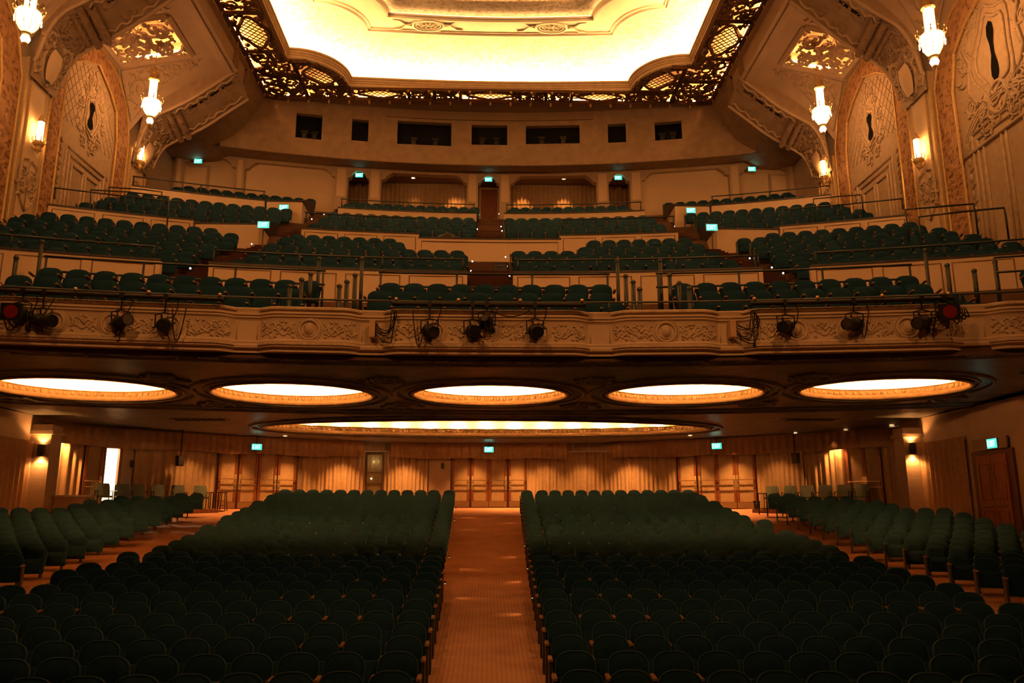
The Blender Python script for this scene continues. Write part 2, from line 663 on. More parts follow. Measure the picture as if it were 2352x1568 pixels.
DOMES = []                                   # (x, y, rx, ry)
for (x0, x1, yn, yf) in ((0, 392, 860, 919), (496, 852, 873, 928), (952, 1299, 877, 928), (1397, 1747, 874, 926), (1845, 2213, 861, 915)):
    def on_soffit(px, py):
        d = ray(px, py)
        # z = E + 3.5 - .02*(y-23.5)
        t = (3.5 + 0.02 * 23.5) / (d.z + 0.02 * d.y)
        return Vector((0, 0, E)) + d * t
    c = (x0 + x1) / 2
    n_, f_ = on_soffit(c, yn), on_soffit(c, yf)
    cy_ = (n_.y + f_.y) / 2
    cx_ = (n_.x + f_.x) / 2
    zc = project((cx_, cy_, E + soffit_h(cy_)))[2]
    rx = (x1 - x0) / 2 / FPX * zc
    DOMES.append((cx_, cy_, rx, (f_.y - n_.y) / 2))
n_, f_ = on_soffit(1120, 959), on_soffit(1120, 1001)
OBL = ((on_soffit(605, 978).x + on_soffit(1635, 978).x) / 2, (n_.y + f_.y) / 2, (on_soffit(1635, 978).x - on_soffit(605, 978).x) / 2, (f_.y - n_.y) / 2)

pts, edges = [], []


def loop2(ps):
    b = len(pts)
    pts.extend([Vector((p[0], p[1])) for p in ps])
    edges.extend([(b + i, b + (i + 1) % len(ps)) for i in range(len(ps))])


outer = [(x, arc_y(x, BF_YC, BF_R) + 2.1) for x in [XL + (XR - XL) * i / 24 for i in range(25)]]
outer += [(x, BW_YC - BW_R + sqrt(BW_R ** 2 - x * x)) for x in [XR + (XL - XR) * i / 40 for i in range(41)]]
loop2(outer)
holes = DOMES + [OBL]
for (hx, hy, rx, ry) in holes:
    loop2([(hx + rx * cos(2 * pi * i / 48), hy + ry * sin(2 * pi * i / 48)) for i in range(48)])
vo, eo, fo, *_ = delaunay_2d_cdt(pts, edges, [], 1, 1e-5)


def in_hole(x, y):
    return any(((x - a) / c) ** 2 + ((y - b) / d) ** 2 < 0.9995 for a, b, c, d in holes)


mb = MB()
fk = []
for f in fo:
    cx_, cy_ = sum(vo[i][0] for i in f) / len(f), sum(vo[i][1] for i in f) / len(f)
    if not in_hole(cx_, cy_):
        fk.append(tuple(f))
mb.add([(p[0], p[1], E + soffit_h(p[1])) for p in vo], fk)
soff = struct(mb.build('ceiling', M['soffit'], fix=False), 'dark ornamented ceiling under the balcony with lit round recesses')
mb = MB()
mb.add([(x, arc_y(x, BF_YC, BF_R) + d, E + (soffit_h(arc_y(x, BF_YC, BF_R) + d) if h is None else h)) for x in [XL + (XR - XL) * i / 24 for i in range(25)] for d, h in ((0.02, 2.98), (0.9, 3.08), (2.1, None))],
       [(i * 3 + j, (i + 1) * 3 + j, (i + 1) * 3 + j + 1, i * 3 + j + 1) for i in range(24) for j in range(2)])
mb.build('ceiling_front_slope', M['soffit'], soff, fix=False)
# plaster mouldings running round the recesses and across the soffit
R_ = Relief(lambda u, v, w_: Vector((u, v, E + soffit_h(v) - 0.02 - w_)))
for (hx, hy, rx, ry) in holes:
    for k, th in ((0.22, 0.045), (0.55, 0.06)):
        R_.mb.tube([R_.fn(hx + (rx + k) * cos(2 * pi * i / 48), hy + (ry + k) * sin(2 * pi * i / 48), 0) for i in range(48)], th, n=5, close=True)
for yy, th in ((17.75, .05), (18.1, .07), (19.3, .05), (26.9, .06), (27.4, .09), (27.7, .05)):
    R_.stroke([(x, yy - x * x / 100) for x in [XL + (XR - XL) * i / 24 for i in range(25)]], th, taper=False)
R_.build('ceiling_moulding', M['soffit'], soff)
R_ = Relief(lambda u, v, w_: Vector((u, v - u * u / 100, E + soffit_h(v) - 0.02 - w_)))
R_.vine(XL + 1, XR - 1, 18.7, 0.9, 30, 0.05)
for (hx, hy, rx, ry) in DOMES:
    for sx in (-1, 1):
        for sy in (-1, 1):
            R_.scroll(hx + sx * 2.75, hy + hx * hx / 100 + sy * 2.2, 0.5, 0.6, sx * sy, 0.06)
R_.build('ceiling_scrollwork', M['soffit'], soff)
# ventilation slots in the soffit
for px in (460, 1860):
    p = on_soffit(px, 963)
    v_ = empty('ceiling_vent', p)
    tag(v_, 'dark slotted ceiling vent near the %s end of the long oval light' % ('left' if px < 1000 else 'right'), 'vent')
    for i in range(6):
        MB().box((-0.75 + 0.3 * i, 0, -0.02), (0.2, 0.35, 0.05)).build('slat', M['black'], v_)
    MB().box((0, 0, -0.005), (2.0, 0.55, 0.03)).build('vent_plate', M['soffit'], v_)


def recess(i, hx, hy, rx, ry, oval):
    """one lit ceiling recess: lip, egg-and-dart band, ledge with hidden cove lamps, shallow dome"""
    z0 = E + soffit_h(hy) - 0.01
    o = empty('dome_light' if not oval else 'oval_light', (hx, hy, z0))
    where = ['leftmost', 'left of middle', 'middle', 'right of middle', 'rightmost']
    tag(o, 'long oval lit ceiling recess with egg moulding, behind the five round ones' if oval else
        'round lit ceiling recess with gilt egg moulding, %s of five' % where[i], 'ceiling light', None if oval else 'round lit recesses under the balcony')
    n = 64 if not oval else 128
    def ring(prof):
        m = MB()
        vs = []
        for (d, z) in prof:
            for j in range(n):
                a = 2 * pi * j / n
                vs.append(((rx + d) * cos(a), (ry + d) * sin(a), z))
        fs = []
        for q in range(len(prof) - 1):
            for j in range(n):
                fs.append((q * n + j, q * n + (j + 1) % n, (q + 1) * n + (j + 1) % n, (q + 1) * n + j))
        return m.add(vs, fs)
    ring([(0.10, -0.035), (0.07, -0.06), (0.02, -0.06), (-0.02, -0.03), (-0.03, 0.02), (-0.015, 0.06), (0.0, 0.07)]).build('lip_moulding', M['egg'], o, smooth=True, fix=False)
    ring([(0.0, 0.07), (0.03, 0.09), (0.05, 0.20), (0.03, 0.22), (-0.005, 0.23), (-0.005, 0.25), (0.05, 0.26), (0.06, 0.08), (0.36, 0.08)]).build('egg_band', M['egg'], o, smooth=True, sharp=40, fix=False)
    # egg-and-dart along the band
    m = MB()
    per = pi * (3 * (rx + ry) - sqrt((3 * rx + ry) * (rx + 3 * ry)))
    k = int(per / 0.20)
    # even spacing by arc length
    samp = [(rx * cos(2 * pi * j / 720), ry * sin(2 * pi * j / 720)) for j in range(721)]
    acc = [0]
    for a_, b_ in zip(samp, samp[1:]):
        acc.append(acc[-1] + hypot(b_[0] - a_[0], b_[1] - a_[1]))
    q = 0
    eggs = []
    for e in range(k):
        tgt = acc[-1] * e / k
        while acc[q + 1] < tgt:
            q += 1
        a = 2 * pi * q / 720
        eggs.append((rx * cos(a), ry * sin(a), atan2(ry * sin(a) / ry ** 2, rx * cos(a) / rx ** 2)))
    for e, (x, y, an) in enumerate(eggs):
        m.ball((x + 0.035 * cos(an), y + 0.035 * sin(an), 0.145), 0.062, 6, 4, (1, 1, 1.1))
    m.build('egg_ornament', M['egg'], o, smooth=True, fix=False)['kind'] = 'stuff'
    ring([(0.36, 0.08), (0.38, 0.34), (0.2, 0.58), (-rx * 0.3, 0.72), (-rx * 0.7, 0.78), (-rx * 0.999, 0.80)] if not oval else
         [(0.36, 0.08), (0.40, 0.50), (0.25, 0.85), (-0.4, 1.0), (-1.6, 1.08), (-ry * 0.98, 1.1)]).build('dome', M['cove_white'], o, smooth=True, fix=False)
    if not oval:
        m = MB()
        m.tube([((rx + 0.2) * cos(2 * pi * j / 48), (ry + 0.2) * sin(2 * pi * j / 48), 0.258) for j in range(48)], 0.03, n=6, close=True)
        m.build('cove_lamp', M['cove_tube'], o, fix=False)
    else:
        m = MB()
        for (x, y, an) in eggs[::6]:
            m.ball((x + 0.2 * cos(an), y + 0.2 * sin(an), 0.25), 0.045, 6, 4)
        m.build('cove_lamp', M['cove_bulb'], o, fix=False)


M['cove_bulb'] = emit('cove_bulb', WARM, 2700.0)
for i, d in enumerate(DOMES):
    recess(i, *d, False)
recess(5, *OBL, True)

# ------------------------------------------------ balcony front (parapet)
BREAKS = [at_arc(px, 760, BF_YC, BF_R).x for px in (568, 855, 1378, 1677, 2236)]
PIL_W = 0.46
segs = []
edges_x = [-16.0] + BREAKS + [16.0]
# mirrored narrow panels beyond the outer breaks
extra_l = BREAKS[0] - (BREAKS[3] - BREAKS[0]) * 0.47
xs = [-16.2, -13.6, -9.3 + 0.05] + BREAKS + [BREAKS[4] + 2.5, 16.0]
bal = struct(empty('balcony_front', (0, 0, 0)), 'long curved plaster balcony front with relief panels and medallions')
PROF = [(-0.30, 3.86), (0.03, 3.865), (0.05, 3.84), (0.02, 3.77), (0.075, 3.755), (0.075, 3.715), (0.045, 3.70), (0.045, 3.665), (0.02, 3.65), (0.0, 3.62),
        (0.0, 3.24), (0.03, 3.225), (0.05, 3.20), (0.04, 3.17), (0.06, 3.13), (0.05, 3.085), (-0.02, 3.06), (-0.02, 3.0), (-0.3, 3.0)]


def seg_path(x0, x1, bulge):
    base = arc_path(x0, x1, BF_YC, BF_R)
    L_ = x1 - x0
    def fn(t):
        x, y, nx_, ny_ = base(t)
        d = min(t, 1 - t) * L_
        k = min(1.0, d / 0.35)
        b = bulge * (sin(k * pi / 2))
        return x + nx_ * b, y + ny_ * b, nx_, ny_
    return fn


def nonlin(x0, x1, fn):
    """denser sampling near the ends"""
    return lambda t: fn(t - 0.13 * sin(2 * pi * t))


for q in range(len(xs) - 1):
    x0, x1 = xs[q] + PIL_W / 2, xs[q + 1] - PIL_W / 2
    wide = (x1 - x0) > 3.0
    fn = seg_path(x0, x1, 0.17)
    mb = MB()
    mb.sweep([(o_, z + E) for o_, z in PROF], nonlin(x0, x1, fn), 40)
    pnl = mb.build('parapet_panel', M['plaster'], bal, smooth=True, sharp=35, fix=False)
    # rope mouldings along top and bottom
    for zr, rr in ((3.82, 0.042), (3.14, 0.038)):
        L_ = x1 - x0
        n = int(L_ / 0.045)
        m = MB()
        m.tube([Vector((p[0] + p[2] * 0.05, p[1] + p[3] * 0.05, E + zr)) for p in [fn(i / n) for i in range(n + 1)]], [rr * (1.0 if i % 2 else 0.8) for i in range(n + 1)], n=6)
        m.build('rope_moulding', M['relief'], pnl, fix=False)

    def pm(u, v, w_, fn=fn, x0=x0, L_=x1 - x0):
        p = fn((u - x0) / L_)
        return Vector((p[0] + p[2] * (w_ + 0.005), p[1] + p[3] * (w_ + 0.005), E + v))
    mid = (x0 + x1) / 2
    med = [mid - 1.0, mid, mid + 1.0] if wide else [mid]
    R_ = Relief(pm)
    if wide:
        R_.vine(mid - 1.28, x0 + 0.08, 3.43, 0.40, 3, 0.024)
        R_.vine(mid + 1.28, x1 - 0.08, 3.43, 0.40, 3, 0.024, -1)
        for s_ in (-1, 1):
            R_.vine(mid + s_ * 0.28, mid + s_ * 0.72, 3.43, 0.36, 2, 0.022)
    else:
        R_.vine(mid - 0.26, x0 + 0.06, 3.43, 0.40, 3, 0.022)
        R_.vine(mid + 0.26, x1 - 0.06, 3.43, 0.40, 3, 0.022, -1)
    rr = random.Random(q)
    for _ in range(int((x1 - x0) * 12)):
        u = rr.uniform(x0 + 0.1, x1 - 0.1)
        if min(abs(u - m_) for m_ in med) > 0.27:
            R_.leaf(u, rr.uniform(3.28, 3.56), rr.uniform(0, 6.28), 0.10, 0.020)
    R_.build('scrollwork', M['relief'], pnl)
    for m_ in med:
        R_ = Relief(pm)
        R_.ring(m_, 3.43, 0.19, 0.036)
        R_.ring(m_, 3.43, 0.238, 0.018)
        R_.boss(m_, 3.44, 0.115, 0.85, 1.15)       # a face in relief: brow, cheeks, nose, beard
        R_.boss(m_ - 0.045, 3.40, 0.045)
        R_.boss(m_ + 0.045, 3.40, 0.045)
        R_.stroke([(m_ - 0.09, 3.49), (m_ - 0.04, 3.505), (m_, 3.48), (m_ + 0.04, 3.505), (m_ + 0.09, 3.49)], 0.018)
        R_.stroke([(m_, 3.49), (m_, 3.42)], 0.018)
        R_.stroke([(m_ - 0.11, 3.36), (m_ - 0.05, 3.30), (m_ + 0.05, 3.30), (m_ + 0.11, 3.36)], 0.024)
        R_.build('medallion', M['relief'], pnl)
    # pilaster block after this segment
    if q < len(xs) - 2:
        xb = xs[q + 1]
        f2 = arc_path(xb - PIL_W / 2 - 0.06, xb + PIL_W / 2 + 0.06, BF_YC, BF_R)
        mb = MB()
        mb.sweep([(o_ + 0.0, z + E) for o_, z in PROF], f2, 4)
        pb = mb.build('parapet_pilaster', M['plaster'], bal, fix=False)
        def pm2(u, v, w_, f2=f2, xb=xb):
            p = f2((u - xb + PIL_W / 2 + 0.06) / (PIL_W + 0.12))
            return Vector((p[0] + p[2] * (w_ + 0.004), p[1] + p[3] * (w_ + 0.004), E + v))
        R_ = Relief(pm2)
        R_.stroke([(xb - 0.19, 3.24), (xb - 0.19, 3.61)], 0.012, False)
        R_.stroke([(xb + 0.19, 3.24), (xb + 0.19, 3.61)], 0.012, False)
        R_.build('panel_bead', M['relief'], pb)

# ------------------------------------------------ balcony tiers
TR = 46.0


def sag(x):
    return TR - sqrt(TR * TR - x * x)


S1 = [(15.75 + 0.82 * i, 4.07 + 0.43 * i) for i in range(4)]          # (seat line Y, seat-top height)
S2 = [(22.6 + 0.85 * i, 7.15 + 0.417 * i) for i in range(8)]
S3 = [(31.3 + 0.9 * i, 11.5 + 0.475 * i) for i in range(5)]
S4 = [(36.4 + 0.87 * i, 14.2 + 0.45 * i) for i in range(4)]
SEATH = 0.88
prof = [(15.25, 2.9)]
for blk, tail in ((S1, 2.3), (S2, 1.2), (S3, 0.9), (S4, 1.5)):
    for i, (Y, h) in enumerate(blk):
        prof.append((Y - 0.45 if i or blk is S1 else Y - 0.5, h - SEATH))
        nxt = blk[i + 1][0] - 0.45 if i + 1 < len(blk) else Y + tail
        prof.append((nxt, h - SEATH))
prof = [(max(y, 15.25), h) for y, h in prof]
prof += [(44.5, prof[-1][1])]
xs_ = [XL - 0.1 + (XR - XL + 0.2) * i / 32 for i in range(33)]
mb = MB()
k = len(prof)
mb.add([(x, y - sag(x), E + h) for x in xs_ for (y, h) in prof],
       [(i * k + j, (i + 1) * k + j, (i + 1) * k + j + 1, i * k + j + 1) for i in range(32) for j in range(k - 1)])
struct(mb.build('balcony_floor', M['tier']), 'steep stepped balcony floor carrying the upper seats')


def tier_wall(name, x0, x1, Y, z0, z1, label, panel=1.7, m='plaster_pale', cap=True, mould=True, thick=0.14):
    """low plaster wall across the balcony with panel mouldings and a dark cap"""
    n = max(2, int((x1 - x0) / 0.8))
    o = struct(empty(name, ((x0 + x1) / 2, Y - sag((x0 + x1) / 2), E + z0)), label)
    off = o.location
    def P(x, v, d):
        return (x - off.x, Y - sag(x) - d - off.y, E + v - off.z)
    mb = MB()
    ps = [x0 + (x1 - x0) * i / n for i in range(n + 1)]
    pr = [(0, z0), (0, z1), (-thick, z1), (-thick, z0)]
    mb.add([P(x, v, d) for x in ps for d, v in pr], [(i * 4 + j, (i + 1) * 4 + j, (i + 1) * 4 + (j + 1) % 4, i * 4 + (j + 1) % 4) for i in range(n) for j in range(4)] + [(0, 1, 2, 3), (n * 4 + 3, n * 4 + 2, n * 4 + 1, n * 4)])
    mb.build('wall_face', M[m], o)
    if cap:
        mb = MB()
        pr = [(0.03, z1 + 0.003), (0.03, z1 + 0.06), (-thick - 0.03, z1 + 0.06), (-thick - 0.03, z1 + 0.003)]
        mb.add([P(x, v, d) for x in ps for d, v in pr], [(i * 4 + j, (i + 1) * 4 + j, (i + 1) * 4 + (j + 1) % 4, i * 4 + (j + 1) % 4) for i in range(n) for j in range(4)] + [(0, 1, 2, 3), (n * 4 + 3, n * 4 + 2, n * 4 + 1, n * 4)])
        mb.build('wall_cap', M['cap'], o)
    if mould and x1 - x0 > 0.7:
        c = max(1, round((x1 - x0) / panel))
        w_ = (x1 - x0) / c
        for i in range(c):
            a, b = x0 + w_ * i + 0.13, x0 + w_ * (i + 1) - 0.13
            R_ = Relief(lambda u, v, q: Vector(P(u, v, q + 0.003)))
            zt, zb = z1 - 0.11, max(z0 + 0.1, z1 - 1.3)
            R_.closed([(a, zb), ((a + b) / 2, zb), (b, zb), (b, zt), ((a + b) / 2, zt), (a, zt)], 0.02, n=4)
            R_.build('panel_moulding', M['panelmould'], o)
    return o


tier_wall('partition_wall', -15.7, -8.75, 21.6, 4.34, 6.62, 'panelled low wall behind the front balcony block, left of the left stair')
tier_wall('partition_wall', -7.55, -0.62, 21.6, 4.34, 6.62, 'panelled low wall behind the front balcony block, left of the centre stair')
tier_wall('partition_wall', 0.66, 7.5, 21.6, 4.34, 6.62, 'panelled low wall behind the front balcony block, right of the centre stair')
tier_wall('partition_wall', 8.75, 15.35, 21.6, 4.34, 6.62, 'panelled low wall behind the front balcony block, right of the right stair')
tier_wall('partition_wall', -2.6, 2.62, 28.0, 7.8, 9.86, 'plain panelled wall of the centre entrance box with a dark cap', panel=5.2)
tier_wall('partition_wall', -7.2, -2.75, 30.0, 9.0, 10.72, 'low panelled balcony wall left of the centre entrance box')
tier_wall('partition_wall', 2.75, 7.3, 30.0, 9.0, 10.72, 'low panelled balcony wall right of the centre entrance box')
tier_wall('partition_wall', -15.6, -11.0, 30.0, 9.0, 10.72, 'low panelled balcony wall left of the left entrance box')
tier_wall('partition_wall', 11.0, 15.3, 30.0, 9.0, 10.72, 'low panelled balcony wall right of the right entrance box')
tier_wall('partition_wall', -7.0, -0.62, 35.75, 12.6, 13.86, 'thin upper balcony wall left of the top centre stair', mould=False)
tier_wall('partition_wall', 0.66, 7.2, 35.75, 12.6, 13.86, 'thin upper balcony wall right of the top centre stair', mould=False)
tier_wall('partition_wall', -15.6, -10.2, 35.75, 12.6, 13.92, 'thin upper balcony wall at the far left of the top block', mould=False)
tier_wall('partition_wall', 10.2, 15.3, 35.75, 12.6, 13.92, 'thin upper balcony wall at the far right of the top block', mould=False)


def vomitory(x0, x1, Y, z0, z1, sgn, label):
    """entrance box: front wall, two sloping side walls with dark handrail caps"""
    o = struct(empty('entrance_box', ((x0 + x1) / 2, Y - sag((x0 + x1) / 2), E + z0)), label)
    l = o.location
    ym = Y - sag((x0 + x1) / 2)
    def B(a, b, z0_, za, zb, y0, y1):
        return [(x - l.x, y - l.y, E + z - l.z) for (x, y, z) in ((a, y0, z0_), (b, y0, z0_), (b, y1, z0_), (a, y1, z0_), (a, y0, za), (b, y0, za), (b, y1, zb), (a, y1, zb))]
    MB().hexa(B(x0, x1, z0, z1, z1, ym, ym + 0.14)).build('front_wall', M['plaster_pale'], o)
    for x in (x0, x1 - 0.14):
        MB().hexa(B(x, x + 0.14, z0, z1 + 0.02, z1 + 0.8, ym + 0.14, ym + 2.2)).build('side_wall', M['plaster_pale'], o)
        MB().hexa(B(x - 0.05, x + 0.19, z1 + 0.022, z1 + 0.10, z1 + 0.90, ym - 0.04, ym + 2.2)).build('handrail_cap', M['cap'], o)
    MB().hexa(B(x0 - 0.02, x1 + 0.02, z1 + 0.0, z1 + 0.06, z1 + 0.06, ym - 0.02, ym + 0.12)).build('wall_cap', M['cap'], o)
    MB().hexa(B(x0 + 0.15, x1 - 0.15, z0, z1 - 0.1, z1 + 0.75, ym + 1.9, ym + 2.1)).build('back_wall', M['plaster_pale'], o)


vomitory(-10.9, -8.55, 29.6, 9.0, 10.55, 1, 'left lower entrance box in the balcony with sloping handrails and exit sign')
vomitory(8.55, 10.9, 29.6, 9.0, 10.55, -1, 'right lower entrance box in the balcony with sloping handrails and exit sign')
vomitory(-10.1, -8.5, 35.6, 12.6, 13.9, 1, 'left upper entrance box in the balcony with sloping handrails and exit sign')
vomitory(8.5, 10.1, 35.6, 12.6, 13.9, -1, 'right upper entrance box in the balcony with sloping handrails and exit sign')


def stairs(x, wid, ya, za, yb, zb, label, skew=0.0):
    n = max(3, round((zb - za) / 0.2))
    o = struct(empty('stairs', (x, ya - sag(x), E + za)), label)
    for i in range(n):
        y = (yb - ya) * i / n
        z = (zb - za) * (i + 1) / n
        d = (yb - ya) / n
        c = MB()
        c.box((skew * i / n, y + d / 2 + 0.02, z - 0.14), (wid, d + 0.06, 0.28))
        c.build('step', M['carpet_red'], o)
    return o


stairs(0.02, 1.2, 20.2, 4.4, 22.3, 6.3, 'red carpeted centre stair up from the balcony cross aisle')
stairs(0.02, 1.2, 22.3, 6.3, 24.6, 7.5, 'red carpeted upper flight of the centre stair below the entrance box')
stairs(0.02, 1.05, 30.85, 10.5, 35.2, 12.55, 'red carpeted upper centre stair, lower flight')
stairs(0.02, 1.05, 35.2, 12.55, 39.2, 14.75, 'red carpeted upper centre stair, top flight to the rear door')
for s_, nm in ((-1, 'left'), (1, 'right')):
    stairs(s_ * 8.1, 1.1, 20.4, 4.4, 22.3, 6.3, 'red carpeted lower flight of the %s balcony stair' % nm)
    stairs(s_ * 8.0, 1.05, 22.3, 6.3, 29.2, 9.6, 'long red carpeted middle flight of the %s balcony stair' % nm)
    stairs(s_ * 7.85, 1.1, 30.85, 10.5, 35.2, 12.55, 'red carpeted upper flight of the %s balcony stair' % nm)
    stairs(s_ * 7.85, 1.1, 35.2, 12.55, 39.2, 14.75, 'red carpeted topmost flight of the %s balcony stair' % nm)
    stairs(s_ * 3.32, 1.15, 15.3, 3.1, 18.4, 4.5, 'short red carpeted stair down to the balcony front, %s of centre' % nm)
    stairs(s_ * 10.75, 1.2, 15.3, 3.1, 18.4, 4.5, 'short red carpeted stair down to the balcony front, far %s' % nm)

# ------------------------------------------------ upper back wall: arcade, corridor behind it
UW_YC, UW_R = 40.0, 53.0
HB = 17.86                                   # underside of the lintel soffit


def uw(px, py=430):
    return at_arc(px, py, UW_YC, UW_R).x


def on_uw(x, z, d=0.0):
    return Vector((x, arc_y(x, UW_YC, UW_R) - d, E + z))


arcade = struct(empty('wall_upper', (0, 0, 0)), 'upper rear wall of the balcony with short columns, blank panels and openings')


def wall_piece(name, x0, x1, z0, z1, m, d0=0.0, d1=0.4, parent=arcade):
    mb = MB()
    n = max(1, int((x1 - x0) / 1.0))
    ps = [x0 + (x1 - x0) * i / n for i in range(n + 1)]
    vs, fs = [], []
    for x in ps:
        vs += [on_uw(x, z0, d0), on_uw(x, z1, d0), on_uw(x, z1, -d1), on_uw(x, z0, -d1)]
    for i in range(n):
        for j in range(4):
            fs.append((i * 4 + j, (i + 1) * 4 + j, (i + 1) * 4 + (j + 1) % 4, i * 4 + (j + 1) % 4))
    fs += [(0, 1, 2, 3), (n * 4 + 3, n * 4 + 2, n * 4 + 1, n * 4)]
    mb.add(vs, fs)
    return mb.build(name, M[m], parent)


COLS = [(400, 418), (540, 560), (770, 798), (848, 875), (1073, 1098), (1147, 1172), (1370, 1397), (1447, 1474), (1676, 1700), (1810, 1827)]
cols = [(uw(a), uw(b)) for a, b in COLS]
wall_piece('lintel', XL - 0.2, XR + 0.2, HB - 0.22, HB + 0.05, 'plaster')
for i, (a, b) in enumerate(cols):
    wall_piece('column', a, b, 14.4, HB - 0.22, 'plaster', 0.10, 0.4)
    wall_piece('column_panel', a + 0.09, b - 0.09, 16.1, HB - 0.22, 'plaster_pale', 0.13, -0.08)
    # corbels: stepped chamfer in the corner under the lintel
    for s_ in (-1, 1):
        x0 = a if s_ < 0 else b
        if (i == 0 and s_ < 0) or (i == len(cols) - 1 and s_ > 0):
            continue
        gap = (cols[i + s_][1] - x0 if s_ < 0 else cols[i + s_][0] - x0)
        cw = min(0.55, abs(gap) * 0.36)
        poly = [(0, 0), (cw, 0), (cw, -0.05), (cw * 0.82, -0.09), (cw * 0.45, -0.26), (cw * 0.35, -0.38), (0.0, -0.46)]
        MB().prism([(x0 + s_ * u, HB - 0.22 + v) for u, v in poly], lambda u, v: on_uw(u, v, 0.06), lambda u, v: on_uw(u, v, -0.38)).build('corbel', M['plaster'], arcade)
# blank recessed panels and end bays
for i in (0, 1, 7, 8):
    wall_piece('blank_panel', cols[i][1], cols[i + 1][0], 14.4, HB - 0.22, 'plaster_pale', -0.22, 0.4)
wall_piece('end_bay', XL - 0.2, cols[0][0], 14.4, HB - 0.22, 'plaster_rib', 0.0, 0.4)
wall_piece('end_bay', cols[-1][1], XR + 0.2, 14.4, HB - 0.22, 'plaster_rib', 0.0, 0.4)
# corridor behind the openings
mb = MB()
xa, xb = cols[2][1] - 0.5, cols[7][0] + 0.5
mb.add([on_uw(xa, 14, -0.4), on_uw(xb, 14, -0.4), (xb, 41.4, E + 14), (xa, 41.4, E + 14), on_uw(xa, HB - 0.1, -0.4), on_uw(xb, HB - 0.1, -0.4), (xb, 41.4, E + HB - 0.1), (xa, 41.4, E + HB - 0.1)],
       [(3, 2, 6, 7), (0, 3, 7, 4), (2, 1, 5, 6), (4, 7, 6, 5)])
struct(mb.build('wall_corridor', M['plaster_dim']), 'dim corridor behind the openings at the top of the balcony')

# fascia with the projection windows, curved; soffit below it
FA_YC, FA_R = 38.7, 47.0
HF0, HF1 = 17.64, 20.7


def on_fa(x, z, d=0.0):
    a = math.asin(x / FA_R)
    return Vector((x - d * sin(a), arc_y(x, FA_YC, FA_R) - d * cos(a), E + z))


WINS = [(678, 741, 265, 315), (807, 847, 276, 322), (912, 1037, 283, 330), (1083, 1165, 288, 332), (1208, 1331, 287, 331), (1397, 1437, 283, 328), (1505, 1565, 277, 323)]
wr = []
for (a, b, t_, b_) in WINS:
    p0, p1 = at_arc(a, b_, FA_YC, FA_R), at_arc(b, t_, FA_YC, FA_R)
    wr.append((p0.x, p1.x, p0.z - E, p1.z - E))
pts, edges = [], []
xl_, xr_ = -13.2, 13.2
bnd = [(xl_ + (xr_ - xl_) * i / 30, HF0) for i in range(31)] + [(xr_ - (xr_ - xl_) * i / 30, HF1) for i in range(31)]
loop2(bnd)
for (a, b, c_, d_) in wr:
    loop2([(a, c_), (b, c_), (b, d_), (a, d_)])
for i in range(1, 30):
    pts.append(Vector((xl_ + (xr_ - xl_) * i / 30, 18.2)))
    pts.append(Vector((xl_ + (xr_ - xl_) * i / 30, 20.2)))
vo, eo, fo, *_ = delaunay_2d_cdt(pts, edges, [], 1, 1e-6)
fk = [tuple(f) for f in fo if not any(a < sum(vo[i][0] for i in f) / len(f) < b and c_ < sum(vo[i][1] for i in f) / len(f) < d_ for a, b, c_, d_ in wr)]
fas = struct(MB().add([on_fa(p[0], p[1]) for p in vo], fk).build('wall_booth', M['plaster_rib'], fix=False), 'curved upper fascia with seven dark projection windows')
wn = ['leftmost squarish', 'narrow left', 'wide left', 'middle', 'wide right', 'narrow right', 'rightmost squarish']
for i, (a, b, c_, d_) in enumerate(wr):
    o = struct(empty('window_%d' % (i + 1), on_fa((a + b) / 2, c_)), '%s dark projection booth window in the upper fascia' % wn[i])
    l = o.location
    mb = MB()
    q = [(a, c_), (b, c_), (b, d_), (a, d_)]
    vs = [on_fa(u, v) - l for u, v in q] + [on_fa(u, v, -0.35) - l for u, v in q]
    mb.add(vs, [(j, (j + 1) % 4, 4 + (j + 1) % 4, 4 + j) for j in range(4)])
    mb.build('window_frame', M['plaster_dim'], o)
    MB().add([on_fa(u, v, -0.3) - l for u, v in q], [(0, 1, 2, 3)]).build('pane', M['black_void'], o)
    # the room behind the glass
    if b - a > 1.2:
        for s_ in (0.3, 0.7):
            m = MB()
            x = a + (b - a) * s_
            m.box((x - l.x, on_fa(x, 0, -0.22).y - l.y, 0.22), (0.22, 0.1, 0.34))
            m.box((x - l.x, on_fa(x, 0, -0.22).y - l.y, 0.42), (0.34, 0.1, 0.16))
            m.build('projector_snout', M['black'], o)
# moulding strips on the fascia: bottom bead, stepped band at the top middle
mb = MB()
n = 40
mb.tube([on_fa(xl_ + (xr_ - xl_) * i / n, HF0 + 0.02, 0.02) for i in range(n + 1)], 0.05, n=6)
mb.build('fascia_bead', M['plaster_rib'], fas, fix=False)
a_, b_ = at_arc(888, 270, FA_YC, FA_R).x, at_arc(1362, 270, FA_YC, FA_R).x
mb = MB()
n = 10
mb.add([on_fa(a_ + (b_ - a_) * i / n, z, d) for i in range(n + 1) for (z, d) in ((20.5, 0.0), (20.5, 0.1), (20.13, 0.1), (20.13, 0.0))],
       [(i * 4 + j, (i + 1) * 4 + j, (i + 1) * 4 + j + 1, i * 4 + j + 1) for i in range(n) for j in range(3)] + [(0, 1, 2, 3), (43, 42, 41, 40)])
mb.build('fascia_band', M['plaster_dim'], fas)
mb = MB()
n = 40
mb.add([(x, arc_y(x, FA_YC, FA_R) if abs(x) < 13.2 else arc_y(13.2, FA_YC, FA_R), E + HF0) for x in [XL + (XR - XL) * i / n for i in range(n + 1)]] +
       [(x, arc_y(x, UW_YC, UW_R) + 0.35, E + HF0 + 0.22) for x in [XL + (XR - XL) * i / n for i in range(n + 1)]],
       [(i, i + 1, n + 2 + i, n + 1 + i) for i in range(n)])
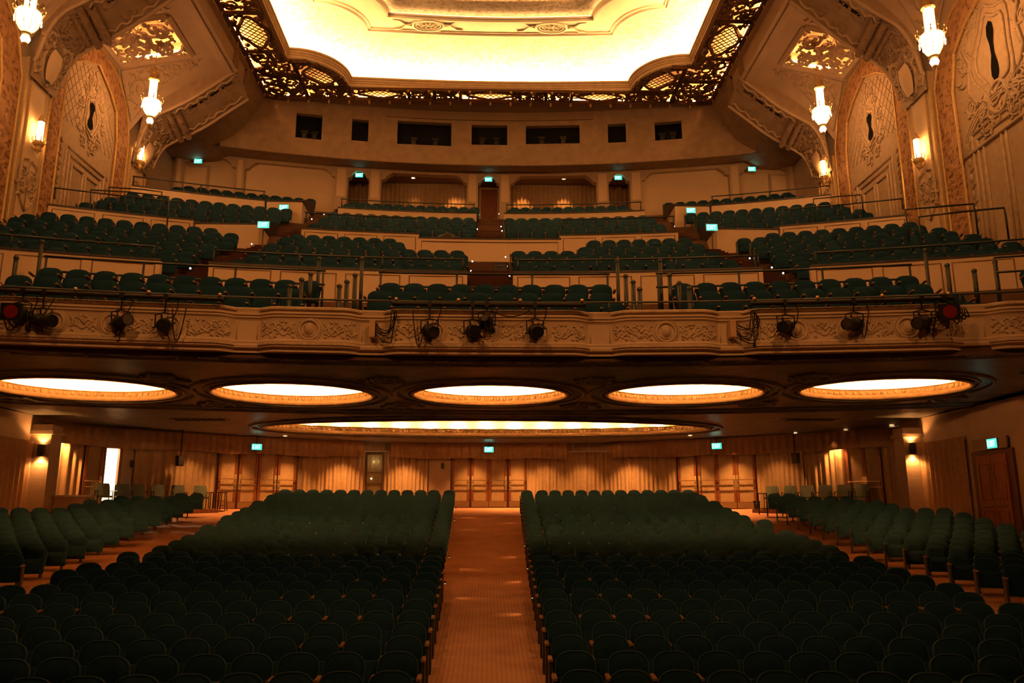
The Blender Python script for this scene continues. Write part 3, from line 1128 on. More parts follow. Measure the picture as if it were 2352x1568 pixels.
struct(mb.build('ceiling_rear', M['plaster_rib']), 'dim curved soffit between the fascia and the upper rear wall')

# ================================================================== MAIN CEILING
HC = 20.6
YF = 7.0


def outline(sx, yb, r, yf=YF, na=14, ns=12, nb=16):
    """plan of the ceiling opening: side, scalloped corner, back, scalloped corner, side"""
    p = [(-sx, yf + (yb - r - yf) * i / ns) for i in range(ns)]
    p += [(-sx + r * sin(pi / 2 * i / na), yb - r * cos(pi / 2 * i / na)) for i in range(na + 1)]
    p += [(-sx + r + (2 * sx - 2 * r) * i / nb, yb + 0.25 * (sin(pi * i / nb))) for i in range(1, nb)]
    p += [(sx - r * cos(pi / 2 * i / na), yb - r * sin(pi / 2 * i / na)) for i in range(na + 1)]
    p += [(sx, yb - r + (yf - yb + r) * i / ns) for i in range(1, ns + 1)]
    return p


def loft(loops, m, name, parent, smooth=True, sharp=40):
    mb = MB()
    n = len(loops[0][0])
    vs = [(x, y, E + z) for lp, z in loops for x, y in lp]
    mb.add(vs, [(q * n + i, q * n + i + 1, (q + 1) * n + i + 1, (q + 1) * n + i) for q in range(len(loops) - 1) for i in range(n - 1)])
    return mb.build(name, m, parent, smooth=smooth, sharp=sharp)


O = lambda d: outline(9.25 + d, 36.1 + d, 2.45)
dome = struct(empty('ceiling_dome', (0, 0, 0)), 'bright recessed gilded ceiling panel with scalloped corners and cove lighting')
loft([(O(d), HC + z) for d, z in ((0.0, 0.47), (0.0, 0.38), (0.05, 0.35), (0.05, 0.27), (0.09, 0.24), (0.09, 0.18), (0.13, 0.15), (0.13, 0.04), (0.17, 0.0), (0.22, 0.0), (0.22, 0.12))], M['dome_mould'], 'dome_cornice', dome, sharp=25)
loft([(O(d), HC + z) for d, z in ((0.0, 0.47), (0.09, 0.47), (0.11, 0.22), (0.62, 0.22), (0.64, 0.55))], M['dome_band'], 'cove_ledge', dome, sharp=25)
cvd = []
for i in range(11):
    a_ = pi / 2 * i / 10
    cvd.append((0.64 - 3.2 * (1 - cos(a_)), 0.50 + 0.80 * sin(a_)))
O1_0 = outline(7.95, 34.1, 2.1)
lps = []
for i in range(11):
    t = 1 - cos(pi / 2 * i / 10)
    A, B = O(0.64), O1_0
    lps.append(([(p[0] + (q[0] - p[0]) * t, p[1] + (q[1] - p[1]) * t) for p, q in zip(A, B)], HC + 0.50 + 1.20 * sin(pi / 2 * i / 10)))
loft(lps, M['dome'], 'dome_cove', dome, sharp=80)
O1 = lambda d: outline(7.85 + d, 34.0 + d, 2.1)
loft([(O1(d), HC + 1.7 + z) for d, z in ((0.12, 0), (0.10, -.10), (0.02, -.10), (-0.02, -.04), (-0.12, -.04), (-0.16, 0), (-0.9, 0), (-0.94, -.06), (-1.04, -.06), (-1.08, 0.02), (-1.16, 0.02), (-1.17, 0.10), (-1.02, 0.10), (-1.0, 0.5))], M['dome_band'], 'dome_frame_band', dome, sharp=25)
inner = outline(6.86, 33.01, 2.1)
m = MB()
m.tube([(x, y, E + HC + 1.86) for x, y in outline(6.78, 32.93, 2.1)], 0.03, n=5)
m.build('field_fill_ring', M['field_fill'], dome, fix=False)  # added hidden ring that brightens the ceiling field
mb = MB()
vs = [(x, y, E + HC + 2.0) for x, y in inner]
n = len(inner)
h_ = n // 2
mb.add(vs, [(i, i + 1, n - 2 - i, n - 1 - i) for i in range(h_ - 1)] + [(h_ - 1, h_, n - 1 - h_)] if n % 2 else [(i, i + 1, n - 2 - i, n - 1 - i) for i in range(h_ - 1)])
mb.build('dome_field', M['dome_field'] if 'dome_field' in M else M['dome'], dome, fix=False)
m = MB()
for a in (O(0.36),):
    m.tube([(x, y, E + HC + 0.41) for x, y in a], 0.045, n=6)
m.build('cove_lamp', M['dome_tube'] if 'dome_tube' in M else M['cove_tube'], dome, fix=False)
mb = MB()
mb.box((0, YF - 0.1, E + HC + 0.4), (24, 0.2, 2.4))
mb.build('dome_end_cap', M['dome_band'], dome)  # unseen end cap added to keep the cove light in
# roundels and strapwork on the band
for px, py in ((985, 68), (1265, 72)):
    d = ray(px, py)
    t = (HC + 1.7) / d.z
    c = d * t
    R_ = Relief(lambda u, v, w_: Vector((u, v, E + HC + 1.67 - w_)))
    R_.ring(c.x, 33.6, 0.72, 0.06, 0.42, 28)
    R_.ring(c.x, 33.6, 0.58, 0.03, 0.32, 28)
    for i in range(8):
        a = 2 * pi * i / 8
        R_.ring(c.x + 0.3 * cos(a), 33.6 + 0.17 * sin(a), 0.13, 0.018, 0.09, 10)
    R_.boss(c.x, 33.6, 0.08)
    for s_ in (-1, 1):
        R_.stroke([(c.x + s_ * 0.72, 33.65), (c.x + s_ * 1.0, 33.6), (c.x + s_ * 1.3, 33.25), (c.x + s_ * 1.6, 33.2)], 0.03, False)
        R_.stroke([(c.x + s_ * 0.72, 33.5), (c.x + s_ * 1.0, 33.55), (c.x + s_ * 1.3, 33.9), (c.x + s_ * 1.6, 33.94)], 0.03, False)
    R_.build('roundel', M['dome_band'], dome)

# ------------------------------------------------ bronze openwork grille round the dome, lit from a cavity above
GX, GY = 11.2, 37.4
cav = struct(empty('ceiling_cavity', (0, 0, 0)), 'lit white cavity above the openwork ceiling grille')


def to_rect(ps, gx, gy):
    out = []
    n = len(ps)
    for i, (x, y) in enumerate(ps):
        if i < 12 or i >= n - 12:
            out.append((-gx if x < 0 else gx, y))
        elif i < 27 or i > n - 28:
            k = (i - 12) / 14 if i < 27 else (n - 13 - i) / 14
            sx, xe, ys = (-1 if x < 0 else 1), 6.8, 33.9
            out.append((sx * gx, ys + (gy - ys) * 2 * k) if k < 0.5 else (sx * (gx - (gx - xe) * (2 * k - 1)), gy))
        else:
            out.append((x, gy))
    return out


R0 = O(0.66)
loft([(R0, HC + 0.12), (R0, HC + 0.62), (to_rect(R0, GX + 0.12, GY + 0.14), HC + 0.62), (to_rect(R0, GX + 0.12, GY + 0.14), HC - 0.02)], M['cove_white'], 'cavity_lining', cav, smooth=False)
m = MB()
for s_ in (-1, 1):
    m.tube([(s_ * (GX - 0.02), YF + (GY - YF) * i / 20, E + HC + 0.16) for i in range(21)], 0.03, n=5)
m.tube([(-GX + 2 * GX * i / 20, GY + 0.1, E + HC + 0.16) for i in range(21)], 0.03, n=5)
m.build('cavity_lamp', M['cavity_tube'] if 'cavity_tube' in M else M['cove_tube'], cav, fix=False)


def in_dome(x, y, d=0.2):
    """inside the dome cornice (so not grille)"""
    ax = abs(x)
    sx, yb, r = 9.25 + d, 36.1 + d, 2.45
    if ax > sx or y > yb:
        return False
    return hypot(ax - sx, y - yb) > r


GRILLE = struct(empty('ceiling_grille', (0, 0, 0)), 'dark bronze openwork grille bordering the bright ceiling panel')


def grille_panel(u0, u1, v0, v1, kind, clip=True, fn=None, th=0.05, parent=None, m='grille', name='grille_panel', dens=1.0, seed=0):
    """openwork panel in plan: kind 'lattice' has a lobed window of diagonal bars, 'scroll' is all scrollwork"""
    fn = fn or (lambda u, v, w_: Vector((u, v, E + HC - w_)))
    ok = (lambda u, v: not in_dome(u, v, 0.16)) if clip else (lambda u, v: True)
    R_ = Relief(fn)
    rr = random.Random(seed)
    W_, H_ = u1 - u0, v1 - v0
    uc, vc = (u0 + u1) / 2, (v0 + v1) / 2

    def seg(p, q, t_=th, nn=4):
        k = max(2, int(hypot(q[0] - p[0], q[1] - p[1]) / 0.25) + 1)
        run = []
        for i in range(k + 1):
            pt = (p[0] + (q[0] - p[0]) * i / k, p[1] + (q[1] - p[1]) * i / k)
            if ok(*pt):
                run.append(pt)
            else:
                if len(run) > 1:
                    R_.mb.tube([fn(a, b, 0) for a, b in run], t_, n=nn)
                run = []
        if len(run) > 1:
            R_.mb.tube([fn(a, b, 0) for a, b in run], t_, n=nn)

    def poly(ps, t_=th, nn=4):
        run = []
        for pt in ps:
            if ok(*pt):
                run.append(pt)
            else:
                if len(run) > 1:
                    R_.mb.tube([fn(a, b, 0) for a, b in run], t_, n=nn)
                run = []
        if len(run) > 1:
            R_.mb.tube([fn(a, b, 0) for a, b in run], t_, n=nn)

    for a, b in (((u0, v0), (u1, v0)), ((u1, v0), (u1, v1)), ((u1, v1), (u0, v1)), ((u0, v1), (u0, v0))):
        seg(a, b, th * 2.2)
    lob = lambda a: (1 + 0.10 * cos(4 * a))
    if kind == 'lattice':
        ru, rv = W_ * 0.36, H_ * 0.36
        ring = [(uc + ru * lob(2 * pi * i / 36) * cos(2 * pi * i / 36), vc + rv * lob(2 * pi * i / 36) * sin(2 * pi * i / 36)) for i in range(37)]
        poly(ring, th * 1.7)
        st = 0.20
        n_ = int((W_ + H_) / st) + 2
        for s_ in (-1, 1):
            for k in range(-n_, n_ + 1):
                run = []
                for i in range(61):
                    t = -1 + 2 * i / 60
                    L_ = (ru + rv) * t
                    u, v = uc + L_ * 0.7071 + k * st * 0.7071, vc + s_ * (L_ * 0.7071 - k * st * 0.7071)
                    a = atan2((v - vc) / rv, (u - uc) / ru)
                    if hypot((u - uc) / ru, (v - vc) / rv) < lob(a) and ok(u, v):
                        run.append((u, v))
                if len(run) > 1:
                    R_.mb.tube([fn(*run[0], 0), fn(*run[-1], 0)], th * 0.5, n=4)
        inside = lambda u, v: hypot((u - uc) / ru, (v - vc) / rv) < 1.08
    else:
        inside = lambda u, v: False
        for s_ in (-1, 1):
            for q in (-1, 1):
                cx_, cy_ = uc + s_ * W_ * 0.24, vc + q * H_ * 0.24
                poly(spiral(cx_, cy_, min(W_, H_) * 0.22, pi / 2 * (1 - q * s_), 1.3, 16, s_ * q), th * 1.3)
        R_.ring(uc, vc, min(W_, H_) * 0.10, th, None, 10) if ok(uc, vc) else None
    n_ = int(W_ * H_ * 17 * dens)
    for _ in range(n_):
        u, v = rr.uniform(u0 + 0.08, u1 - 0.08), rr.uniform(v0 + 0.08, v1 - 0.08)
        if inside(u, v) or not ok(u, v):
            continue
        a = rr.uniform(0, 2 * pi)
        s_ = rr.choice((-1, 1))
        r_ = rr.uniform(0.10, 0.24)
        ps = [(u + r_ * (1 - t * 0.7) * cos(a + s_ * 4.2 * t), v + r_ * (1 - t * 0.7) * sin(a + s_ * 4.2 * t)) for t in [i / 6 for i in range(7)]]
        ps = [(min(max(p[0], u0), u1), min(max(p[1], v0), v1)) for p in ps if not inside(*p)]
        if len(ps) > 2:
            poly(ps, th * rr.uniform(0.8, 1.5))
    if R_.mb.f:
        return R_.build(name, M[m], parent or GRILLE, smooth=False)


# side runs: alternating scroll and lattice panels; corner groups; back run
for s_ in (-1, 1):
    x0, x1 = (9.47, GX) if s_ > 0 else (-GX, -9.47)
    y = 33.3
    k = 0
    while y > 19:
        ln = 2.1 if k % 2 else 2.9
        grille_panel(x0, x1, y - ln, y, 'scroll' if k % 2 else 'lattice', seed=10 * k + s_)
        y -= ln
        k += 1
    a, b = (9.2, GX) if s_ > 0 else (-GX, -9.2)
    grille_panel(a, b, 33.3, 35.3, 'scroll', seed=41 + s_)
    grille_panel(a, b, 35.3, GY, 'scroll', seed=51 + s_)
    a, b = (6.9, 9.2) if s_ > 0 else (-9.2, -6.9)
    grille_panel(a, b, 34.0, 36.35, 'lattice', seed=61 + s_)
    grille_panel(a, b, 36.35, GY, 'scroll', seed=71 + s_)
bx = [-6.9, -4.1, -2.8, -1.5, 1.5, 2.8, 4.1, 6.9]
for i, (a, b) in enumerate(zip(bx, bx[1:])):
    grille_panel(a, b, 36.4, GY, 'lattice' if i in (0, 3, 6) else 'scroll', clip=False, th=0.04, dens=1.0, seed=80 + i)
# outer rail with small drops
mb = MB()
for s_ in (-1, 1):
    mb.tube([(s_ * GX, YF, E + HC - 0.03), (s_ * GX, GY, E + HC - 0.03)], 0.10, n=6)
    mb.tube([(s_ * 9.5, YF, E + HC - 0.03), (s_ * 9.5, 33.6, E + HC - 0.03)], 0.06, n=6)
mb.tube([(-GX, GY, E + HC - 0.03), (0, GY + 0.12, E + HC - 0.03), (GX, GY, E + HC - 0.03)], 0.10, n=6)
mb.build('grille_rail', M['grille'], GRILLE)
for i in range(23):
    x = -GX + 2 * GX * i / 22
    MB().ball((x, GY, E + HC - 0.20), 0.09, 6, 4, (0.7, 0.7, 1.3)).build('grille_drop', M['gilt'], GRILLE, smooth=True)
    if abs(x) < 6.7:
        MB().ball((x, 36.42, E + HC - 0.10), 0.08, 6, 4).build('grille_drop', M['gilt'], GRILLE, smooth=True)
for s_ in (-1, 1):
    for i in range(14):
        MB().ball((s_ * GX, GY - 1.1 * i - 0.6, E + HC - 0.18), 0.08, 6, 4, (0.7, 0.7, 1.3)).build('grille_drop', M['gilt'], GRILLE, smooth=True)
# flat ceiling from the grille to the fascia
mb = MB()
mb.add([(x, y, E + HC + 0.02) for x, y in ((-11.4, GY + 0.08), (11.4, GY + 0.08), (13, 39.5), (-13, 39.5))], [(0, 1, 2, 3)])
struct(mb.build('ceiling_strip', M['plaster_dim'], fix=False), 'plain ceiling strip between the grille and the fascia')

# ================================================================== SIDE WALLS, RIBS, VAULTED BAYS
RIBC = [(-0.35, 14.9), (-0.5, 15.6), (-0.7, 16.25), (-1.1, 16.8), (-1.8, 17.2), (-2.6, 17.7), (-3.4, 18.35), (-4.35, 19.1)]
#        (offset from wall towards the hall, height)
WALLTOP = 18.4


class Side:
    def __init__(s, nm, X, sg):
        s.nm, s.X, s.sg = nm, X, sg            # sg: +1 if the hall lies towards +x
        s.span = 4.35 / (abs(X) - GX)          # squeeze offsets so the ribs end at the grille

    def P(s, o, y, h):
        return Vector((s.X + s.sg * (-o if o < 0 else o) / s.span if False else s.X + s.sg * abs(o) / s.span, y, E + h))


def crv(pts, n=28):
    """smooth polyline through points (Catmull-Rom)"""
    out = []
    P_ = [pts[0]] + list(pts) + [pts[-1]]
    seg = len(pts) - 1
    for i in range(n + 1):
        t = i / n * seg
        k = min(int(t), seg - 1)
        f = t - k
        a, b, c, d = P_[k], P_[k + 1], P_[k + 2], P_[k + 3]
        out.append(tuple(0.5 * ((2 * b[q]) + (-a[q] + c[q]) * f + (2 * a[q] - 5 * b[q] + 4 * c[q] - d[q]) * f * f + (-a[q] + 3 * b[q] - 3 * c[q] + d[q]) * f ** 3) for q in range(len(a))))
    return out


def rib(S, y0, y1, dz, label):
    o = struct(empty('rib_arch', (S.X, (y0 + y1) / 2, E + 15)), label)
    l = o.location
    cv = crv(RIBC, 28)
    n = len(cv) - 1

    def Q(u, v, w_=0.0):
        """u along the rib 0..1, v across 0 (near) .. 1 (far), w out from the soffit"""
        t = min(max(u, 0), 1) * n
        k = min(int(t), n - 1)
        f = t - k
        off = cv[k][0] + (cv[k + 1][0] - cv[k][0]) * f
        h = cv[k][1] + (cv[k + 1][1] - cv[k][1]) * f
        tx, th_ = cv[k + 1][0] - cv[k][0], cv[k + 1][1] - cv[k][1]
        L_ = hypot(tx, th_)
        nx_, nh = -th_ / L_ * -1, tx / L_         # outwards: towards the hall and down
        # hall side is -offset direction in our sign (offset negative = into hall)
        h += dz * (1 - u) + (0.25 - 0.5 * v) * min(1, u * 2.2)
        off2 = off - w_ * abs(th_) / L_
        h2 = h - w_ * abs(tx) / L_
        p = S.P(off2, y0 + (y1 - y0) * v, h2)
        return p - l
    mb = MB()
    mb.grid(lambda u, v: Q(u, v), 28, 6)
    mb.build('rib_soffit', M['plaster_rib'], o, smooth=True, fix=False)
    mb = MB()
    for v in (0, 1):
        mb.grid(lambda u, t: Q(u, v) + Vector((0, 0, 1.6 * t * min(1, u * 3))), 28, 2)
    mb.build('rib_flank', M['plaster_rib'], o, smooth=True, fix=False)
    # edge beads
    mb = MB()
    for v in (0.0, 1.0):
        mb.tube([Q(0.1 + 0.9 * i / 28, v, 0.02) for i in range(29)], 0.07, n=6)
    for v in (0.14, 0.86):
        mb.tube([Q(0.55 + 0.43 * i / 20, v + (0.05 * sin(i * 1.9)), 0.01) for i in range(21)], 0.045, n=5)
    mb.build('rib_edge_bead', M['plaster'], o, smooth=True, fix=False)
    # scrollwork on the lower half
    Ls = 4.4
    R_ = Relief(lambda u, v, w_: Q(u / Ls, v, w_ + 0.0))
    W_ = y1 - y0
    class RV:      # v in metres
        pass
    R2 = Relief(lambda u, v, w_: Q(u / Ls, v / W_, w_))
    for cu, r, sg in ((1.05, 0.42, 1), (1.75, 0.40, -1), (2.15, 0.3, 1)):
        for q in (-1, 1):
            R2.scroll(cu, W_ / 2 + q * W_ * 0.24, r * 0.8, pi / 2, sg * q, 0.075, 6)
    rr = random.Random(int(y0 * 10))
    for _ in range(26):
        R2.leaf(rr.uniform(0.7, 2.4), rr.uniform(0.2, W_ - 0.2), rr.uniform(0, 6.28), 0.32, 0.065)
    for i in range(5):
        R2.scroll(2.9 + 0.3 * i, W_ * 0.5 + (0.35 if i % 2 else -0.35), 0.2, 0, 1, 0.03, 3)
    R2.build('rib_scrollwork', M['relief_rib'], o)
    # heavy bracket band at the middle
    mb = MB()
    for (u0, u1, wd, hg) in ((0.50, 0.545, 1.0, 0.22), (0.555, 0.60, 0.9, 0.34), (0.46, 0.49, 0.8, 0.14)):
        v0, v1 = 0.5 - wd / 2, 0.5 + wd / 2
        g = []
        for (u, w_) in ((u0, 0), (u0 + 0.005, hg * 0.8), ((u0 + u1) / 2, hg), (u1 - 0.005, hg * 0.8), (u1, 0)):
            g.append((u, w_))
        mb.grid(lambda a, b: Q(g[round(a * 4)][0], v0 + (v1 - v0) * b, g[round(a * 4)][1] * (0.75 + 0.25 * abs(cos(3 * pi * b)))), 4, 12)
    mb.build('rib_bracket', M['relief_rib'], o, smooth=True, fix=False)
    # dark slots in the sunk panel above the bracket
    for i in range(4):
        mb = MB()
        a, b = 0.66 + 0.075 * i, 0.66 + 0.075 * i + 0.055
        mb.add([Q(a, 0.20, 0.012), Q(b, 0.20, 0.012), Q(b, 0.28, 0.012), Q(a, 0.28, 0.012)], [(0, 1, 2, 3)])
        mb.build('slot', M['black'], o, fix=False)
    # console at the foot: pale shield lobe between two volutes
    mb = MB()
    mb.grid(lambda a, b: Q(0.05 + 0.20 * b, 0.5 + (a - 0.5) * 0.46 * (0.25 + 0.75 * sin(pi * (0.1 + 0.72 * b))), 0.10 + 0.16 * sin(pi * a) * sin(pi * min(1, b + 0.05))), 10, 10)
    mb.build('console_shield', M['plaster_pale'], o, smooth=True, fix=False)
    R3 = Relief(lambda u, v, w_: Q(u / Ls, v / W_, w_))
    for q in (-1, 1):
        R3.scroll(1.22, W_ / 2 + q * 0.52, 0.3, -pi / 2, q, 0.09, 4)
        R3.stroke([(1.1, W_ / 2 + q * 0.42), (0.7, W_ / 2 + q * 0.5), (0.35, W_ / 2 + q * 0.35), (0.1, W_ / 2 + q * 0.08)], 0.075, False)
        R3.scroll(0.45, W_ / 2 + q * 0.62, 0.24, pi / 2, -q, 0.06, 4)
    R3.build('console_scroll', M['relief'], o)
    return Q


ARCH = [(0.02, 16.2), (0.8, 17.35), (1.45, 17.95), (2.3, 18.55), (3.15, 19.0), (4.35, 19.35)]


def bay(S, y0, y1, dz, label, seed):
    yc = (y0 + y1) / 2
    ya, yb = yc - 1.55, yc + 1.55
    o = struct(empty('ceiling_bay', (S.X, yc, E + 18)), label)
    l = o.location
    top = lambda off: 18.4 + (19.2 - 18.4) * off / 4.35 + dz * (1 - off / 4.35)
    # flat coffer with a hole for the grille
    g0, g1 = 0.35, 3.0
    def P(off, y, h):
        return S.P(off, y, h) - l
    mb = MB()
    offs = [0, g0, g1, 4.35]
    ys = [ya, ya + 0.25, yb - 0.25, yb]
    for i in range(3):
        for j in range(3):
            if i == 1 and j == 1:
                continue
            mb.add([P(offs[i], ys[j], top(offs[i])), P(offs[i + 1], ys[j], top(offs[i + 1])), P(offs[i + 1], ys[j + 1], top(offs[i + 1])), P(offs[i], ys[j + 1], top(offs[i]))], [(0, 1, 2, 3)])
    mb.build('coffer', M['plaster'], o, fix=False)
    # lit box above
    mb = MB()
    a, b = ys[1] - 0.1, ys[2] + 0.1
    zt = 0.7
    c8 = [P(g0 - 0.1, a, top(g0) + 0.01), P(g1 + 0.1, a, top(g1) + 0.01), P(g1 + 0.1, b, top(g1) + 0.01), P(g0 - 0.1, b, top(g0) + 0.01)]
    t8 = [p + Vector((0, 0, zt)) for p in c8]
    mb.add(c8 + t8, [(4, 5, 6, 7), (0, 1, 5, 4), (1, 2, 6, 5), (2, 3, 7, 6), (3, 0, 4, 7)])
    mb.build('light_box', M['cove_white'], o)
    m = MB()
    for y in (a + 0.12, b - 0.12):
        m.tube([P(g0 + 0.1, y, top(g0) + 0.2), P(g1 - 0.1, y, top(g1) + 0.2)], 0.03, n=5)
    m.build('bay_lamp', M['bay_tube'] if 'bay_tube' in M else M['cove_tube'], o, fix=False)
    fn = lambda u, v, w_: P(u, yc + v, top(u) - w_ - 0.02)
    grille_panel(g0 - 0.05, g1 + 0.05, -1.35, 1.35, 'scroll', clip=False, fn=fn, th=0.06, parent=o, m='plaster', name='bay_grille', dens=0.75, seed=seed)
    # sloping spandrels at both ends, down to the ribs
    av = crv(ARCH, 16)
    for (yy, ye, nm) in ((yb, y1, 'far'), (ya, y0, 'near')):
        def Sp(u, v, w_=0.0, yy=yy, ye=ye):
            k = min(int(u * 16), 15)
            f = u * 16 - k
            off = av[k][0] + (av[k + 1][0] - av[k][0]) * f
            h = av[k][1] + (av[k + 1][1] - av[k][1]) * f + dz * (1 - u)
            ht = top(off)
            # quarter-round cove in section
            y = yy + (ye - yy) * v
            hh = ht + (min(h, ht) - ht) * (v ** 1.5)
            return P(off, y - w_ * (0.5 if ye > yy else -0.5), hh - w_ * 0.8)
        mb = MB()
        mb.grid(lambda u, v: Sp(u, v), 16, 8)
        sp = mb.build('spandrel', M['plaster'], o, smooth=True, fix=False)
        R_ = Relief(lambda u, v, w_: Sp(min(max(u / 4.6, 0), 1), min(max(v / 1.8, 0), 1), w_ + 0.01))
        for (cu, cv_, r, sg) in ((0.75, 1.0, 0.45, 1), (1.75, 0.75, 0.40, -1), (2.55, 0.62, 0.30, 1), (3.2, 0.5, 0.22, -1)):
            R_.scroll(cu, cv_, r, pi / 2, sg, 0.055, 6)
        rr = random.Random(seed + 3)
        for _ in range(34):
            u = rr.uniform(0.3, 3.7)
            R_.leaf(u, rr.uniform(0.3, 1.5 - 0.2 * u), rr.uniform(0, 6.28), 0.25, 0.045)
        R_.closed([(0.2, 0.18), (2.0, 0.16), (3.5, 0.2), (3.1, 0.7), (2.2, 1.15), (1.2, 1.5), (0.25, 1.65)], 0.04)
        R_.build('spandrel_scrollwork', M['relief'], sp)
        # vertical flank between spandrel foot and rib
    # wall-top bead
    mb = MB()
    mb.tube([P(0.02, ya + (yb - ya) * i / 4, top(0) - 0.02) for i in range(5)], 0.06, n=6)
    mb.build('bay_bead', M['gilt'], o, fix=False)
    return P, top


def pilaster(S, y0, y1, z0, z1, label):
    o = struct(empty('pilaster', (S.X, (y0 + y1) / 2, E + z0)), label)
    l = o.location
    def P(d, y, h):
        return Vector((S.X + S.sg * d, y, E + h)) - l
    def bx(name, ya, yb, za, zb, d, m):
        mb = MB()
        mb.hexa([P(0, ya, za), P(d, ya, za), P(d, yb, za), P(0, yb, za), P(0, ya, zb), P(d, ya, zb), P(d, yb, zb), P(0, yb, zb)])
        return mb.build(name, M[m], o)
    bx('pilaster_shaft', y0, y1, z0, z1, 0.22, 'plaster')
    bx('pilaster_panel', y0 + 0.32, y1 - 0.32, z0 + 0.3, z1 - 0.4, 0.25, 'plaster_pale')
    mb = MB()
    for y in (y0, y1):
        mb.tube([P(0.22, y, z0), P(0.22, y, z1)], 0.05, n=6)
    for y in (y0 + 0.30, y1 - 0.30):
        mb.tube([P(0.24, y, z0 + 0.3), P(0.24, y, z1 - 0.4)], 0.035, n=6)
    mb.build('gilt_bead', M['gilt'], o, fix=False)
    return P, o


def crest(P, o, y, h, sc=1.0, d=0.27):
    R_ = Relief(lambda u, v, w_: P(d + w_, y + u, h + v))
    for s_ in (-1, 1):
        R_.scroll(s_ * 0.26 * sc, 0.28 * sc, 0.22 * sc, -pi / 2, s_, 0.05 * sc)
        R_.scroll(s_ * 0.30 * sc, -0.2 * sc, 0.26 * sc, pi / 2, -s_, 0.055 * sc)
        R_.stroke([(s_ * 0.1 * sc, 0.8 * sc), (s_ * 0.42 * sc, 0.7 * sc), (s_ * 0.5 * sc, 0.2 * sc), (s_ * 0.5 * sc, -0.4 * sc), (s_ * 0.2 * sc, -0.8 * sc), (0, -1.0 * sc)], 0.05 * sc, False)
        for a in (0.3, 0.9, 1.5):
            R_.leaf(s_ * 0.3 * sc, 0.5 * sc - a * 0.7 * sc, pi / 2 - s_ * 1.2, 0.3 * sc, 0.06 * sc)
    R_.boss(0, 0.1 * sc, 0.13 * sc, 0.8, 1.6)
    R_.stroke([(0, 0.75 * sc), (0, -0.9 * sc)], 0.05 * sc, 'mid')
    return R_.build('crest_relief', M['relief'], o)


